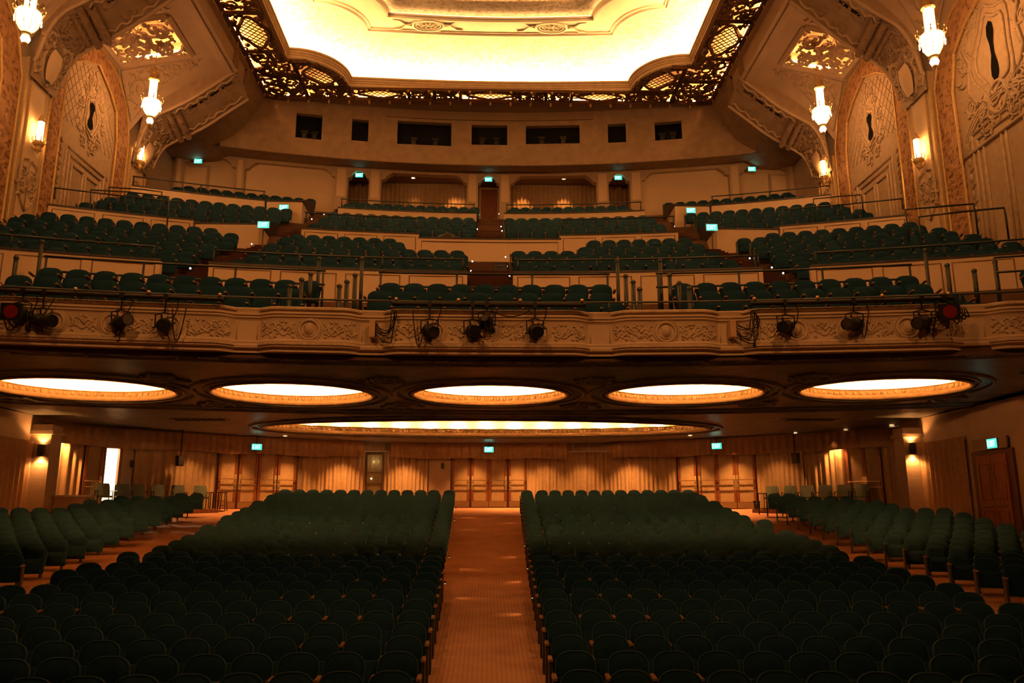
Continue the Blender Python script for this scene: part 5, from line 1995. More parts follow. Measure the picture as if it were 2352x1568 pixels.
for px, py, lb in ((590, 1026, 'green exit sign above the left door set'), (1123, 1032, 'green exit sign above the centre doors'), (1646, 1024, 'green exit sign above the right door set')):
    p = at_arc(px, py, BW_YC - 0.6, BW_R)
    exit_sign(p, lb, -math.asin(p.x / BW_R), 1.0, stem=soffit_h(p.y) + E - p.z - 0.14)
p = at_x(2278, 1018, XR - 0.16)
exit_sign(p, 'green exit sign above the dark double door in the right side wall', -pi / 2, 1.15)
for px, py, lb in ((455, 370, 'green exit sign above the plain door in the left end bay'), (825, 402, 'green exit sign in the narrow left opening of the upper rear wall'), (1122, 412, 'green exit sign in the centre opening of the upper rear wall'), (1420, 408, 'green exit sign in the narrow right opening of the upper rear wall'), (1727, 388, 'green exit sign in the right end bay of the upper rear wall')):
    Yo = 0.12 if px not in (455, 1727) else -0.22
    p = at_arc(px, py, UW_YC + Yo, UW_R)
    exit_sign(p, lb, 0, 0.95)
for px, py, Y, lb in ((605, 516, 28.1, 'green exit sign at the left lower balcony entrance'), (652, 476, 34.3, 'green exit sign at the left upper balcony entrance'), (1635, 522, 28.1, 'green exit sign at the right lower balcony entrance'), (1587, 483, 34.3, 'green exit sign at the right upper balcony entrance')):
    p = at_y(px, py, Y)
    exit_sign(p, lb, 0, 1.0, post=0.9)

# chandeliers
def chandelier():
    o = empty('chandelier')
    MB().lathe([(0.0, 0.0), (0.10, 0.0), (0.12, -0.03), (0.06, -0.07), (0.02, -0.12)], 12).build('ceiling_rose', M['gilt'], o, smooth=True)
    z1 = -1.35
    g = MB()
    g.tube([(0, 0, -0.1), (0, 0, z1)], 0.018, n=6)
    for z in (-0.45, -0.85, -1.15):
        g.ball((0, 0, z), 0.045, 8, 5)
    g.build('hanging_rod', M['brass'], o, smooth=True)
    g = MB()
    g.lathe([(0.03, 0.0), (0.12, -0.02), (0.16, -0.10), (0.13, -0.16), (0.17, -0.2), (0.10, -0.26), (0.16, -0.32), (0.2, -0.36)], 14, (0, 0, z1))
    for i in range(8):
        a = 2 * pi * i / 8
        g.tube([(0.13 * cos(a), 0.13 * sin(a), z1 - 0.1), (0.2 * cos(a), 0.2 * sin(a), z1 + 0.02), (0.17 * cos(a), 0.17 * sin(a), z1 + 0.1)], 0.016, n=5)
    g.build('crown', M['gilt'], o, smooth=True)
    z2 = z1 - 0.36
    g = MB()
    g.lathe([(0.0, 0.0), (0.09, 0.0), (0.14, -0.06), (0.15, -0.2), (0.15, -0.85), (0.12, -0.95), (0.0, -0.96)], 16, (0, 0, z2))
    cyl = g.build('glass_cylinder', M['lampglass'], o, smooth=True)
    g = MB()
    for i in range(8):
        a = 2 * pi * i / 8
        g.tube([(0.157 * cos(a), 0.157 * sin(a), z2 - 0.05), (0.157 * cos(a), 0.157 * sin(a), z2 - 0.9)], 0.010, n=4)
    g.build('glazing_rib', M['gilt'], cyl, smooth=True)
    z3 = z2 - 0.92
    MB().lathe([(0.24, 0.0), (0.32, 0.0), (0.335, -0.05), (0.32, -0.11), (0.24, -0.11)], 20, (0, 0, z3)).build('ring', M['lampring'], o, smooth=True)
    for i in range(12):
        g = MB()
        a = 2 * pi * i / 12
        c_, s_ = cos(a), sin(a)
        g.tube([(0.33 * c_, 0.33 * s_, z3 - 0.05), (0.41 * c_, 0.41 * s_, z3 + 0.0), (0.43 * c_, 0.43 * s_, z3 + 0.10)], [0.02, 0.022, 0.008], n=5)
        g.ball((0.43 * c_, 0.43 * s_, z3 + 0.13), 0.03, 6, 4)
        g.build('ring_finial', M['gilt'], o, smooth=True)
    for i in range(12):
        a = 2 * pi * (i + 0.5) / 12
        g = MB()
        g.tube([(0.345 * cos(a), 0.345 * sin(a), z3 - 0.1), (0.355 * cos(a), 0.355 * sin(a), z3 - 0.22)], 0.006, n=4)
        g.ball((0.355 * cos(a), 0.355 * sin(a), z3 - 0.29), 0.028, 6, 4, (1, 1, 2.2))
        g.build('pendant', M['lampring'], o, smooth=True)
    g = MB()
    g.lathe([(0.30, -0.09), (0.30, -0.12), (0.30, -0.25), (0.27, -0.42), (0.18, -0.58), (0.08, -0.66), (0.0, -0.67)], 18, (0, 0, z3))
    bowl = g.build('glass_bowl', M['lampglass'], o, smooth=True)
    g = MB()
    for i in range(9):
        a = 2 * pi * i / 9
        g.tube([((r + 0.008) * cos(a), (r + 0.008) * sin(a), z3 + z) for r, z in ((0.30, -0.12), (0.303, -0.25), (0.275, -0.42), (0.185, -0.58), (0.08, -0.66))], 0.012, n=4)
    g.build('glazing_rib', M['gilt'], bowl, smooth=True)
    z4 = z3 - 0.67
    MB().lathe([(0.03, 0.02), (0.14, 0.0), (0.16, -0.05), (0.06, -0.09)], 12, (0, 0, z4)).build('lower_collar', M['gilt'], o, smooth=True)
    MB().lathe([(0.02, -0.08), (0.11, -0.12), (0.135, -0.20), (0.10, -0.29), (0.03, -0.32)], 12, (0, 0, z4)).build('glass_finial', M['lampring'], o, smooth=True)
    g = MB()
    g.lathe([(0.05, -0.3), (0.07, -0.34), (0.03, -0.38), (0.0, -0.44)], 8, (0, 0, z4))
    for i in range(5):
        a = 2 * pi * i / 5
        g.tube([(0.07 * cos(a), 0.07 * sin(a), z4 - 0.31), (0.09 * cos(a), 0.09 * sin(a), z4 - 0.42)], 0.012, n=4)
    g.build('drop', M['gilt'], o, smooth=True)
    return o


ch = chandelier()
CHTOP = -1.35 - 0.36 - 0.92           # ring below the rose
for i, (px, py, X, yt, lb) in enumerate([
        (349, 232, -13.5, 100, 'lit glass chandelier hanging in the far bay on the left'),
        (67, 28, -13.5, -150, 'lit glass chandelier nearest the camera on the left, cut by the frame'),
        (1886, 251, 13.2, 128, 'lit glass chandelier hanging in the far bay on the right'),
        (2139, 82, 13.2, -30, 'lit glass chandelier nearest the camera on the right')]):
    c = ch if i == 0 else copy_tree(ch)
    p = at_x(px, py, X)
    zc = project(p)[2]
    sc = 1.0
    c.location = (p.x, p.y, p.z - CHTOP * sc)
    tag(c, lb, 'chandelier', 'chandeliers in the side bays')
    # extra length of rod up to the bay
    ztop = E + 18.75 + (-0.35 if abs(p.y) < 25 else 0.0)
    if ztop - c.location.z > 0.05:
        r_ = MB()
        r_.tube([(0, 0, 0), (0, 0, ztop - c.location.z)], 0.018, n=6)
        r_.lathe([(0.02, -0.12), (0.10, -0.05), (0.14, 0.0)], 10, (0, 0, ztop - c.location.z))
        r_.build('upper_rod', M['brass'], c, smooth=True)


# further chandeliers, out of view, added nearer the stage to light the balcony front
for X, Y, lb in ((-13.5, 12.6, 'lit glass chandelier in the left bay beside the stage, out of view'), (13.2, 12.6, 'lit glass chandelier in the right bay beside the stage, out of view'), (-13.5, 4.0, 'lit glass chandelier at the left of the stage, out of view'), (13.2, 4.0, 'lit glass chandelier at the right of the stage, out of view')):
    c = copy_tree(ch)
    for q in list(c.children):
        if q.name.startswith('upper_rod'):
            bpy.data.objects.remove(q)
    c.location = (X, Y, 18.5)
    tag(c, lb, 'chandelier', 'chandeliers in the side bays')
for x in (-5.5, 5.5):  # unseen fill spots added to brighten the parapet and front seats
    d_ = Vector((0.4 * -x, 24.0, 8.5)) - Vector((x, 1.0, 15.5))
    lamp('front_fill_spot', 'SPOT', (x, 1.0, 15.5), P_FRONT_FILL, WARM, 0.6, rot=d_.to_track_quat('-Z', 'Y').to_euler(), spot=radians(95), blend=0.8)


# wall sconces on the pilasters
def sconce():
    o = empty('wall_sconce')
    MB().box((0, 0.02, 0.1), (0.26, 0.04, 1.15)).build('back_plate', M['gilt'], o)
    g = MB()
    g.lathe([(0.0, 0.76), (0.06, 0.74), (0.095, 0.66), (0.10, 0.0), (0.08, -0.06), (0.0, -0.07)], 14, (0, -0.22, -0.12))
    gl = g.build('glass_cylinder', M['lampglass'], o, smooth=True)
    g = MB()
    for i in range(6):
        a = 2 * pi * i / 6
        g.tube([(0.104 * cos(a), -0.22 + 0.104 * sin(a), -0.12), (0.104 * cos(a), -0.22 + 0.104 * sin(a), 0.54)], 0.012, n=4)
    g.build('glazing_rib', M['gilt'], gl, smooth=True)
    g = MB()
    g.lathe([(0.08, -0.02), (0.16, -0.04), (0.18, -0.12), (0.13, -0.20), (0.09, -0.27), (0.11, -0.34), (0.04, -0.42), (0.0, -0.50)], 14, (0, -0.22, -0.14))
    for i in range(8):
        a = 2 * pi * i / 8
        g.tube([(0.15 * cos(a), -0.22 + 0.15 * sin(a), -0.22), (0.22 * cos(a), -0.22 + 0.22 * sin(a), -0.16), (0.20 * cos(a), -0.22 + 0.20 * sin(a), -0.05)], 0.018, n=4)
    g.build('cup', M['gilt'], o, smooth=True)
    g = MB()
    g.tube([(0, 0, -0.35), (0, -0.12, -0.5), (0, -0.2, -0.42)], 0.03, n=5)
    g.build('arm', M['gilt'], o)
    g = MB()
    g.lathe([(0.10, 0.66), (0.12, 0.72), (0.08, 0.80), (0.04, 0.90), (0.0, 0.94)], 12, (0, -0.22, -0.12))
    g.build('finial', M['gilt'], o, smooth=True)
    return o


sc0 = sconce()
for i, (px, py, X, sg, lb) in enumerate([
        (333, 353, XL, 1, 'lit wall sconce on the farthest left pilaster'), (87, 302, XL, 1, 'lit wall sconce on the middle left pilaster'),
        (1893, 378, XR, -1, 'lit wall sconce on the farthest right pilaster'), (2126, 330, XR, -1, 'lit wall sconce on the middle right pilaster')]):
    c = sc0 if i == 0 else copy_tree(sc0)
    p = at_x(px, py, X + sg * 0.5)
    yc = [33.1, 25.7][i % 2]
    c.location = (X + sg * (0.245 if i % 2 else 0.30), yc, p.z - (0.1 if i % 2 else 0.35))
    c.rotation_euler = (0, 0, pi / 2 if sg > 0 else -pi / 2)
    tag(c, lb, 'wall sconce', 'sconces on the upper pilasters')
# up-and-down cylinder lights on the corner pillars
for px, py, X, sg, lb in ((64, 1034, XL, 1, 'dark up-and-down wall light on the left corner pillar'), (2143, 1030, XR, -1, 'dark up-and-down wall light on the right corner pillar')):
    base = [o_ for o_ in bpy.data.objects if o_.name.startswith('pillar') and o_.type == 'EMPTY' and (o_.location.x < 0) == (sg > 0)][0]
    p = Vector((base.location.x + sg * 0.1, base.location.y - 0.46, at_y(px, py, base.location.y - 0.46).z))
    o = tag(empty('wall_light', p), lb, 'wall light', 'cylinder wall lights')
    MB().lathe([(0.08, -0.19), (0.11, -0.2), (0.115, 0.2), (0.08, 0.19)], 14).build('cylinder_shade', M['black'], o, smooth=True)
    MB().box((0, 0.08, 0), (0.08, 0.06, 0.14)).build('wall_bracket', M['black'], o)
    for z in (-0.17, 0.17):
        MB().lathe([(0.0, z), (0.075, z)], 12).build('lens', M['lampglass'], o, fix=False)
    lamp('wall_light_up', 'SPOT', p + Vector((0, 0, 0.22)), P_SCONCE * 0.7, WARM, 0.05, rot=(pi, 0, 0), spot=radians(120), blend=0.5)
    lamp('wall_light_down', 'SPOT', p + Vector((0, 0, -0.22)), P_SCONCE, WARM, 0.05, rot=(0, 0, 0), spot=radians(120), blend=0.5)

# ================================================================== RAILINGS, POSTS, RIGGING ON THE BALCONY
def railing(x0, x1, Y, hs, zfoot, posts, label, r=0.028, ends=False):
    """pipe railing following a seat arc: rails at heights hs, posts at given x"""
    xm = (x0 + x1) / 2
    o = tag(empty('railing', (xm, Y - sag(xm), E + zfoot)), label, 'railing')
    l = o.location.copy()
    n = max(2, int((x1 - x0) / 0.7))
    for k, h in enumerate(hs):
        mb = MB()
        mb.tube([Vector((x, Y - sag(x), E + h)) - l for x in [x0 + (x1 - x0) * i / n for i in range(n + 1)]], r, n=6)
        mb.build('top_rail' if k == 0 else 'lower_rail', M['rail'], o, smooth=True)
    for x in posts:
        b = Vector((x, Y - sag(x), E + zfoot)) - l
        MB().tube([b, b + Vector((0, 0, hs[0] - zfoot))], r, n=6).build('post', M['rail'], o, smooth=True)
    return o


def lin(a, b, n):
    return [a + (b - a) * i / (n - 1) for i in range(n)]


railing(-10.0, -3.9, 18.68, [5.70, 5.36], 4.33, lin(-9.95, -3.95, 4), 'two-bar pipe railing behind the front balcony block left of centre')
railing(-2.65, 2.9, 18.68, [5.70, 5.36], 4.33, lin(-2.6, 2.85, 4), 'two-bar pipe railing behind the middle front balcony block')
railing(4.0, 9.8, 18.68, [5.70, 5.36], 4.33, lin(4.05, 9.75, 4), 'two-bar pipe railing behind the front balcony block right of centre')
railing(11.5, 15.2, 18.68, [5.75, 5.40], 4.33, [11.5, 15.1], 'two-bar pipe railing behind the far right front balcony seats')
railing(-15.6, -8.9, 21.62, [7.02], 6.69, lin(-15.5, -8.95, 3), 'pipe rail on the panelled low wall, left of the left stair')
railing(-7.5, -0.7, 21.62, [7.02], 6.69, lin(-7.45, -0.75, 4), 'pipe rail on the panelled low wall, left of the centre stair')
railing(0.74, 7.45, 21.62, [7.02], 6.69, lin(0.8, 7.4, 4), 'pipe rail on the panelled low wall, right of the centre stair')
railing(8.85, 15.3, 21.62, [7.02], 6.69, lin(8.9, 15.2, 3), 'pipe rail on the panelled low wall, right of the right stair')
for x0, x1, Y, z, lb in ((-15.5, -11.1, 30.0, 10.98, 'pipe rail above the low wall left of the left lower entrance'), (-7.1, -2.8, 30.0, 10.98, 'pipe rail above the low wall left of the centre entrance box'),
                         (2.8, 7.2, 30.0, 10.98, 'pipe rail above the low wall right of the centre entrance box'), (11.1, 15.2, 30.0, 10.98, 'pipe rail above the low wall right of the right lower entrance'),
                         (-6.9, -0.7, 35.8, 13.92, 'pipe rail above the thin upper wall left of the top centre stair'), (0.75, 7.1, 35.8, 13.92, 'pipe rail above the thin upper wall right of the top centre stair'),
                         (-15.5, -10.2, 35.8, 13.98, 'pipe rail above the thin upper wall at the far left'), (10.2, 15.2, 35.8, 13.98, 'pipe rail above the thin upper wall at the far right')):
    railing(x0, x1, Y, [z + 0.42], z, lin(x0 + 0.05, x1 - 0.05, 3), lb)
railing(-15.9, 15.6, 15.18, [4.06], 3.86, lin(-15.5, 15.3, 20), 'thin pipe rail along the top of the balcony front', 0.022)
# looped rails by the side walls
def hoop(pts, label):
    o = tag(empty('hoop_rail', pts[0]), label, 'railing')
    l = Vector(pts[0])
    MB().tube([Vector(p) - l for p in pts], 0.03, n=6).build('bent_pipe', M['rail'], o, smooth=True)


for px, lb in (((208, 460), (208, 436), (300, 441), (388, 452), (388, 470)), 'left'), (((250, 447), (250, 430), (330, 435), (372, 441)), 'left upper'), (((2310, 496), (2306, 477), (2200, 487), (2110, 498)), 'right'), (((2240, 486), (2236, 468), (2150, 475), (2080, 481)), 'right upper'), (((1980, 459), (1978, 447), (1925, 451), (1868, 457)), 'far right'):
    X = -14.4 if px[0][0] < 1000 else 14.2
    Y = [at_x(px[0][0], px[0][1], X).y]
    pts_ = []
    for (a, b) in px:
        p = at_y(a, b, Y[0] + 0.0)
        pts_.append(p)
    pts_ = [pts_[0] - Vector((0, 0, 0.7))] + pts_ + [pts_[-1] - Vector((0, 0, 1.0))]
    hoop(pts_, 'bent pipe handrail beside the %s side wall above the balcony seats' % lb)

# stanchions flanking the short stairs
st_l = [(666, 655, 16.1), (693, 640, 16.8), (714, 627, 17.6), (733, 592, 18.8), (780, 655, 16.1), (797, 645, 16.6), (816, 630, 17.5), (832, 592, 18.8),
        (1418, 598, 18.8), (1437, 632, 17.6), (1454, 645, 16.8), (1469, 662, 16.1), (1516, 597, 18.8), (1538, 630, 17.6), (1560, 648, 16.8), (1583, 660, 16.1),
        (38, 590, 17.6), (97, 553, 18.8), (2124, 573, 18.8), (2175, 607, 17.4), (2237, 620, 16.8), (2285, 600, 18.2)]
for i, (px, py, Y) in enumerate(st_l):
    p = at_y(px, py, Y)
    p.y = Y
    z0 = E + 3.1 + max(0, (Y - 15.3) * 0.45)
    z0 = E + [h - SEATH for y, h in S1 if y - 0.45 <= Y + sag(p.x)][-1] if Y + sag(p.x) > S1[0][0] - 0.45 else E + 3.1
    if Y > 18.5:
        z0 = E + S1[-1][1] - SEATH
    o = tag(empty('stanchion', (p.x, Y, z0)), 'dark handrail post by a balcony front stair, %s from the left' % nth(i + 1), 'post', 'handrail posts at the short balcony stairs')
    MB().tube([(0, 0, 0), (0, 0, p.z - z0 - 0.02)], 0.045 if Y > 18.5 else 0.05, n=8).build('pole', M['rail'], o, smooth=True)
    MB().lathe([(0.06, 0), (0.062, 0.03), (0.04, 0.06), (0.0, 0.075)], 8, (0, 0, p.z - z0 - 0.04)).build('cap', M['rail'], o, smooth=True)
    MB().lathe([(0.0, 0), (0.09, 0), (0.09, 0.02), (0.05, 0.03)], 8).build('foot_flange', M['rail'], o, smooth=True)

# lighting pipes in front of the rail
PIPE_OUT = 0.36
for a, b, lb in ((-20, 512, 'thick lighting pipe along the balcony front, left length'), (900, 1346, 'thick lighting pipe along the balcony front, middle length'), (1725, 2192, 'thick lighting pipe along the balcony front, right length')):
    x0, x1 = at_arc(a, 708, BF_YC - PIPE_OUT, BF_R).x, at_arc(b, 708, BF_YC - PIPE_OUT, BF_R).x
    f = arc_path(x0, x1, BF_YC - PIPE_OUT, BF_R)
    o = tag(empty('lighting_pipe', (*f(0.5)[:2], E + 3.92)), lb, 'pipe')
    l = o.location.copy()
    MB().tube([Vector((*f(i / 24)[:2], E + 3.92)) - l for i in range(25)], 0.045, n=8).build('pipe', M['black'], o, smooth=True)
    k = max(3, int((x1 - x0) / 1.5))
    for i in range(k + 1):
        q = f(0.02 + 0.96 * i / k)
        c = Vector((q[0], q[1], E + 3.92)) - l
        bk = Vector((q[0] - q[2] * 0.36, q[1] - q[3] * 0.36, E + 3.92)) - l
        MB().tube([c + Vector((0, 0, 0.06)), bk + Vector((0, 0, 0.06)), bk + Vector((0, 0, -0.04))], 0.025, n=6).build('pipe_bracket', M['black'], o)
        MB().ball(c + Vector((0, 0, 0.09)), 0.04, 6, 4).build('bracket_bolt', M['brass'], o, smooth=True)


def bez(p0, p1, dip, n=12, side=0.0):
    out = []
    for i in range(n + 1):
        t = i / n
        p = Vector(p0).lerp(Vector(p1), t)
        p.z -= dip * 4 * t * (1 - t)
        p.x += side * sin(pi * t)
        out.append(p)
    return out


def stage_light(px, py, kind, label, yaw, tilt, seed):
    """ellipsoidal spotlight hung by yoke and clamp from the pipe; kind 'scroller' has a round red gel"""
    c = at_arc(px, py, BF_YC - PIPE_OUT, BF_R)
    o = tag(empty('stage_light', c), label, 'stage light', 'stage lights hung on the balcony front')
    rr = random.Random(seed)
    Rm = Matrix.Rotation(yaw, 4, 'Z') @ Matrix.Rotation(tilt, 4, 'X')
    g = MB()
    def tr(mb):
        mb.v = [tuple(Rm @ Vector(p)) for p in mb.v]
        return mb
    # barrel along local -y
    g = MB()
    prof = [(0.0, 0.20), (0.07, 0.20), (0.11, 0.14), (0.135, 0.04), (0.125, -0.02), (0.10, -0.05), (0.10, -0.22), (0.115, -0.24), (0.115, -0.28), (0.095, -0.28)]
    k = 12
    vs = [(r * cos(2 * pi * j / k), y, r * sin(2 * pi * j / k)) for r, y in prof for j in range(k)]
    g.add(vs, [(q * k + j, q * k + (j + 1) % k, (q + 1) * k + (j + 1) % k, (q + 1) * k + j) for q in range(len(prof) - 1) for j in range(k)])
    tr(g).build('barrel', M['black'], o, smooth=True, sharp=35)
    g = MB()
    g.add([(0.095 * cos(2 * pi * j / k), -0.275, 0.095 * sin(2 * pi * j / k)) for j in range(k)], [tuple(range(k))])
    tr(g).build('lens', M['red_gel'] if kind == 'scroller' else M['lens'], o, fix=False)
    if kind == 'scroller':
        g = MB()
        g.box((0, -0.34, 0), (0.34, 0.07, 0.30))
        tr(g).build('colour_scroller', M['black'], o)
        g = MB()
        g.add([(0.12 * cos(2 * pi * j / k), -0.378, 0.12 * sin(2 * pi * j / k)) for j in range(k)], [tuple(range(k))])
        tr(g).build('red_gel', M['red_gel'], o, fix=False)
    for an in (0.3, 1.87, 3.44, 5.0):
        g = MB()
        g.tube([(0.12 * cos(an), 0.0, 0.12 * sin(an)), (0.20 * cos(an), 0.0, 0.20 * sin(an))], 0.016, n=5)
        tr(g).build('shutter_handle', M['black'], o)
    g = MB()
    zt = E + 3.92 - c.z
    g.tube([(-0.155, 0, -0.02), (-0.165, 0, 0.2), (0, 0, 0.24), (0.165, 0, 0.2), (0.155, 0, -0.02)], 0.014, n=5)
    g.build('yoke', M['black'], o)
    g = MB()
    g.box((0, 0, zt), (0.07, 0.11, 0.11))
    g.tube([(0, 0, 0.23), (0, 0, zt)], 0.018, n=6)
    g.build('clamp', M['black'], o)
    # its own cable loop
    g = MB()
    a = Rm @ Vector((0, 0.18, -0.02))
    g.tube(bez(a, (a.x + 0.12, a.y - 0.02, 0.05), rr.uniform(0.16, 0.34), 10, rr.uniform(-0.05, 0.05)), 0.009, n=5)
    g.tube(bez((a.x + 0.12, a.y - 0.02, 0.05), (0.2, 0, zt), -0.05, 8, 0.06), 0.009, n=5)
    g.build('cable', M['cable'], o, smooth=True)


for i, (px, py, kd, yw, tl, lb) in enumerate([
        (48, 722, 'scroller', 0.1, 0.1, 'stage light with red gel on the balcony front, far left'),
        (95, 736, 'spot', 1.2, 0.1, 'stage spotlight beside the left red gelled one'),
        (275, 741, 'spot', 0.9, -0.1, 'stage spotlight second left of the left parapet pilaster'),
        (376, 747, 'spot', 0.35, 0.25, 'stage spotlight nearest the left parapet pilaster'),
        (986, 760, 'spot', 0.4, 0.3, 'leftmost of the four stage spotlights on the middle panel'),
        (1085, 761, 'spot', 0.2, 0.2, 'stage spotlight left of the round-backed one on the middle panel'),
        (1118, 742, 'spot', 2.9, 0.3, 'round-backed stage light facing away on the middle panel'),
        (1229, 760, 'spot', 0.15, 0.3, 'rightmost stage spotlight on the middle panel'),
        (1806, 751, 'spot', -0.6, 0.2, 'stage spotlight beside the right terminal box'),
        (1964, 745, 'spot', -1.0, 0.1, 'stage spotlight at the middle of the right wide panel'),
        (2121, 740, 'spot', -0.9, 0.2, 'stage spotlight beside the right red gelled one'),
        (2170, 722, 'scroller', -0.3, 0.1, 'stage light with red gel on the balcony front, far right')]):
    stage_light(px, py, kd, lb, yw, tl, i)
# terminal boxes with fan-out cables
for px, lb, sg in ((856, 'left', 1), (1681, 'right', 1)):
    c = at_arc(px, 757, BF_YC - 0.12, BF_R)
    o = tag(empty('terminal_box', c), 'tan cable terminal box on the balcony front pilaster, %s of centre' % lb, 'terminal box', 'terminal boxes on the balcony front')
    MB().box((0, 0, 0), (0.11, 0.2, 0.32)).build('box_body', M['box_tan'], o)
    MB().box((0.06, -0.02, 0.0), (0.02, 0.12, 0.26)).build('connector_strip', M['black'], o)
    o2 = tag(empty('cable_bundle', c + Vector((0.08, -0.05, 0))), 'black cables looping from the %s terminal box up to the pipe' % lb, 'cables')
    rr = random.Random(px)
    top = at_arc(px + 48, 712, BF_YC - PIPE_OUT, BF_R) - o2.location
    for i in range(6):
        g = MB()
        z = 0.12 - 0.045 * i
        p1 = Vector((rr.uniform(0.2, 0.36), -0.1, z - rr.uniform(0.02, 0.2)))
        pts_ = bez((0, 0, z), p1, rr.uniform(0.02, 0.12), 8) + bez(p1, top + Vector((rr.uniform(-0.05, 0.05), 0, 0)), rr.uniform(-0.12, 0.05), 8, rr.uniform(0.0, 0.12))[1:]
        g.tube(pts_, 0.010, n=5)
        g.build('cable', M['cable'], o2, smooth=True)
# long hanging cables elsewhere along the front
for i, (a, b, y0, y1, dip, lb) in enumerate([(5, 52, 700, 712, 0.42, 'thick bunch of cable hoops at the far left of the balcony front'), (1125, 1222, 708, 708, 0.16, 'slack black cable between two spotlights on the middle panel'), (2180, 2206, 700, 706, 0.33, 'bunch of cable hoops at the right end of the right lighting pipe'), (396, 428, 708, 706, 0.62, 'thin cable hanging in a narrow loop left of the left parapet pilaster'), (948, 975, 712, 745, 0.55, 'thin cable loop left of the middle panel spotlights'), (1728, 1733, 722, 790, 0.02, 'straight hanging cable with a plug right of the right terminal box')]):
    p0, p1 = at_arc(a, y0, BF_YC - PIPE_OUT - 0.04, BF_R), at_arc(b, y1, BF_YC - PIPE_OUT - 0.04, BF_R)
    o = tag(empty('hanging_cable', p0), lb, 'cables')
    for k in range(4 if 'bunch' in lb else 1):
        g = MB()
        g.tube(bez((0.02 * k, 0, 0), p1 - p0 + Vector((0.03 * k, 0, 0)), dip * (1 - 0.13 * k), 14, 0.05 * k), 0.012, n=5)
        g.build('cable', M['cable'], o, smooth=True)
    if 'plug' in lb:
        MB().tube([p1 - p0 + Vector((0, 0, 0.03)), p1 - p0 + Vector((0, 0, -0.07))], 0.03, n=6).build('plug', M['cable'], o)

# small white aisle lights
dots = [(718, 676), (729, 678), (671, 711), (683, 711), (437, 616), (578, 560), (597, 553), (244, 484), (296, 478), (319, 474), (378, 465), (463, 453), (716, 503), (744, 492), (769, 482), (920, 564), (1082, 622), (1085, 600), (1161, 590), (1164, 611), (1170, 634), (1096, 526), (1100, 493), (1146, 491), (1151, 520), (1153, 530), (1410, 680), (1520, 684), (1533, 679), (1557, 698), (1645, 560), (1722, 593), (1773, 614), (1799, 627), (1549, 519), (1854, 480), (1910, 491), (1957, 497), (2066, 514), (2149, 529)]


def tier_y(px, py):
    """where the view ray meets the rake line of the balcony (about knee height)"""
    d = ray(px, py)
    d = d / d.y
    best = None
    for i in range(600):
        Y = 15.3 + 0.042 * i
        p = Vector((0, 0, E)) + d * Y
        yy = Y + sag(p.x) if abs(p.x) < 20 else Y
        h = [hh - SEATH for blk in (S1, S2, S3, S4) for (y_, hh) in blk if y_ - 0.45 <= yy]
        h = h[-1] if h else 3.1
        if p.z - E < h + 0.22:
            return p
    return p


for i, (px, py) in enumerate(sorted(dots)):
    p = tier_y(px, py)
    if abs(p.x) > 14.5:
        continue
    p = p - ray(px, py).normalized() * 0.34
    o = tag(empty('aisle_light', p), 'tiny white aisle light on the balcony stairs, %s from the left' % nth(i + 1), 'aisle light', 'tiny aisle lights of the balcony')
    MB().ball((0, 0, 0), 0.026, 6, 4).build('lens', M['aisle_dot'], o, smooth=True)
    MB().box((0, 0.03, 0), (0.07, 0.03, 0.07)).build('plate', M['stand'], o)

# ================================================================== LOOSE THINGS
# dark coat left on the wall of the middle entrance box
p = at_y(1026, 533, 28.05)
o = tag(empty('coat', (p.x, 28.1, E + 9.925)), 'dark crumpled coat lying on the middle entrance box wall', 'coat')
g = MB()
g.grid(lambda u, v: (0.36 * cos(2 * pi * u) * (1 - v) ** 0.5 * (1 + 0.15 * sin(6 * pi * u)), 0.14 * sin(2 * pi * u) * (1 - v) ** 0.5, 0.21 * v ** 0.7 * (1 + 0.12 * sin(9 * u)) - 0.0), 24, 6, close_u=True)
g.build('cloth', M['black'], o, smooth=True, fix=False)
g = MB()
g.tube([(0.3, -0.02, 0.03), (0.42, -0.05, 0.02), (0.48, -0.02, 0.02)], [0.06, 0.05, 0.03], n=6)
g.build('sleeve', M['black'], o, smooth=True)
# dark box beside the centre stair
p = at_y(1150, 603, 24.6)
o = tag(empty('equipment_case', (p.x, 24.95, E + 7.5)), 'dark boxy equipment case beside the centre stair below the entrance box', 'case')
MB().box((0, 0, 0.2), (0.42, 0.4, 0.40)).build('case_body', M['stand'], o)
MB().box((0, 0, 0.42), (0.44, 0.42, 0.04)).build('case_lid', M['black'], o)
MB().tube([(-0.08, -0.22, 0.3), (-0.08, -0.25, 0.32), (0.08, -0.25, 0.32), (0.08, -0.22, 0.3)], 0.012, n=5).build('case_handle', M['steel'], o)
# white folded sheet on an upper seat
p = tier_y(1516, 484)
o = tag(empty('folded_sheet', p + Vector((0, 0, 0.2))), 'white folded sheet lying over an upper right balcony seat', 'sheet')
MB().hexa([(-0.36, -0.1, 0), (0.36, -0.1, 0), (0.34, 0.1, 0.02), (-0.34, 0.1, 0.02), (-0.34, -0.08, 0.18), (0.33, -0.08, 0.2), (0.33, 0.08, 0.2), (-0.35, 0.08, 0.2)]).build('sheet', M['paper'], o)
MB().box((0.05, -0.105, 0.1), (0.4, 0.01, 0.12)).build('fold', M['paper'], o)
# bar stool and small table by the left doors
def floor_at(px, py):
    d = ray(px, py)
    t = 5.0
    while t < 60:
        p = Vector((0, 0, E)) + d * t
        if p.z < floor_z(p.x, p.y):
            return p
        t += 0.03
    return p


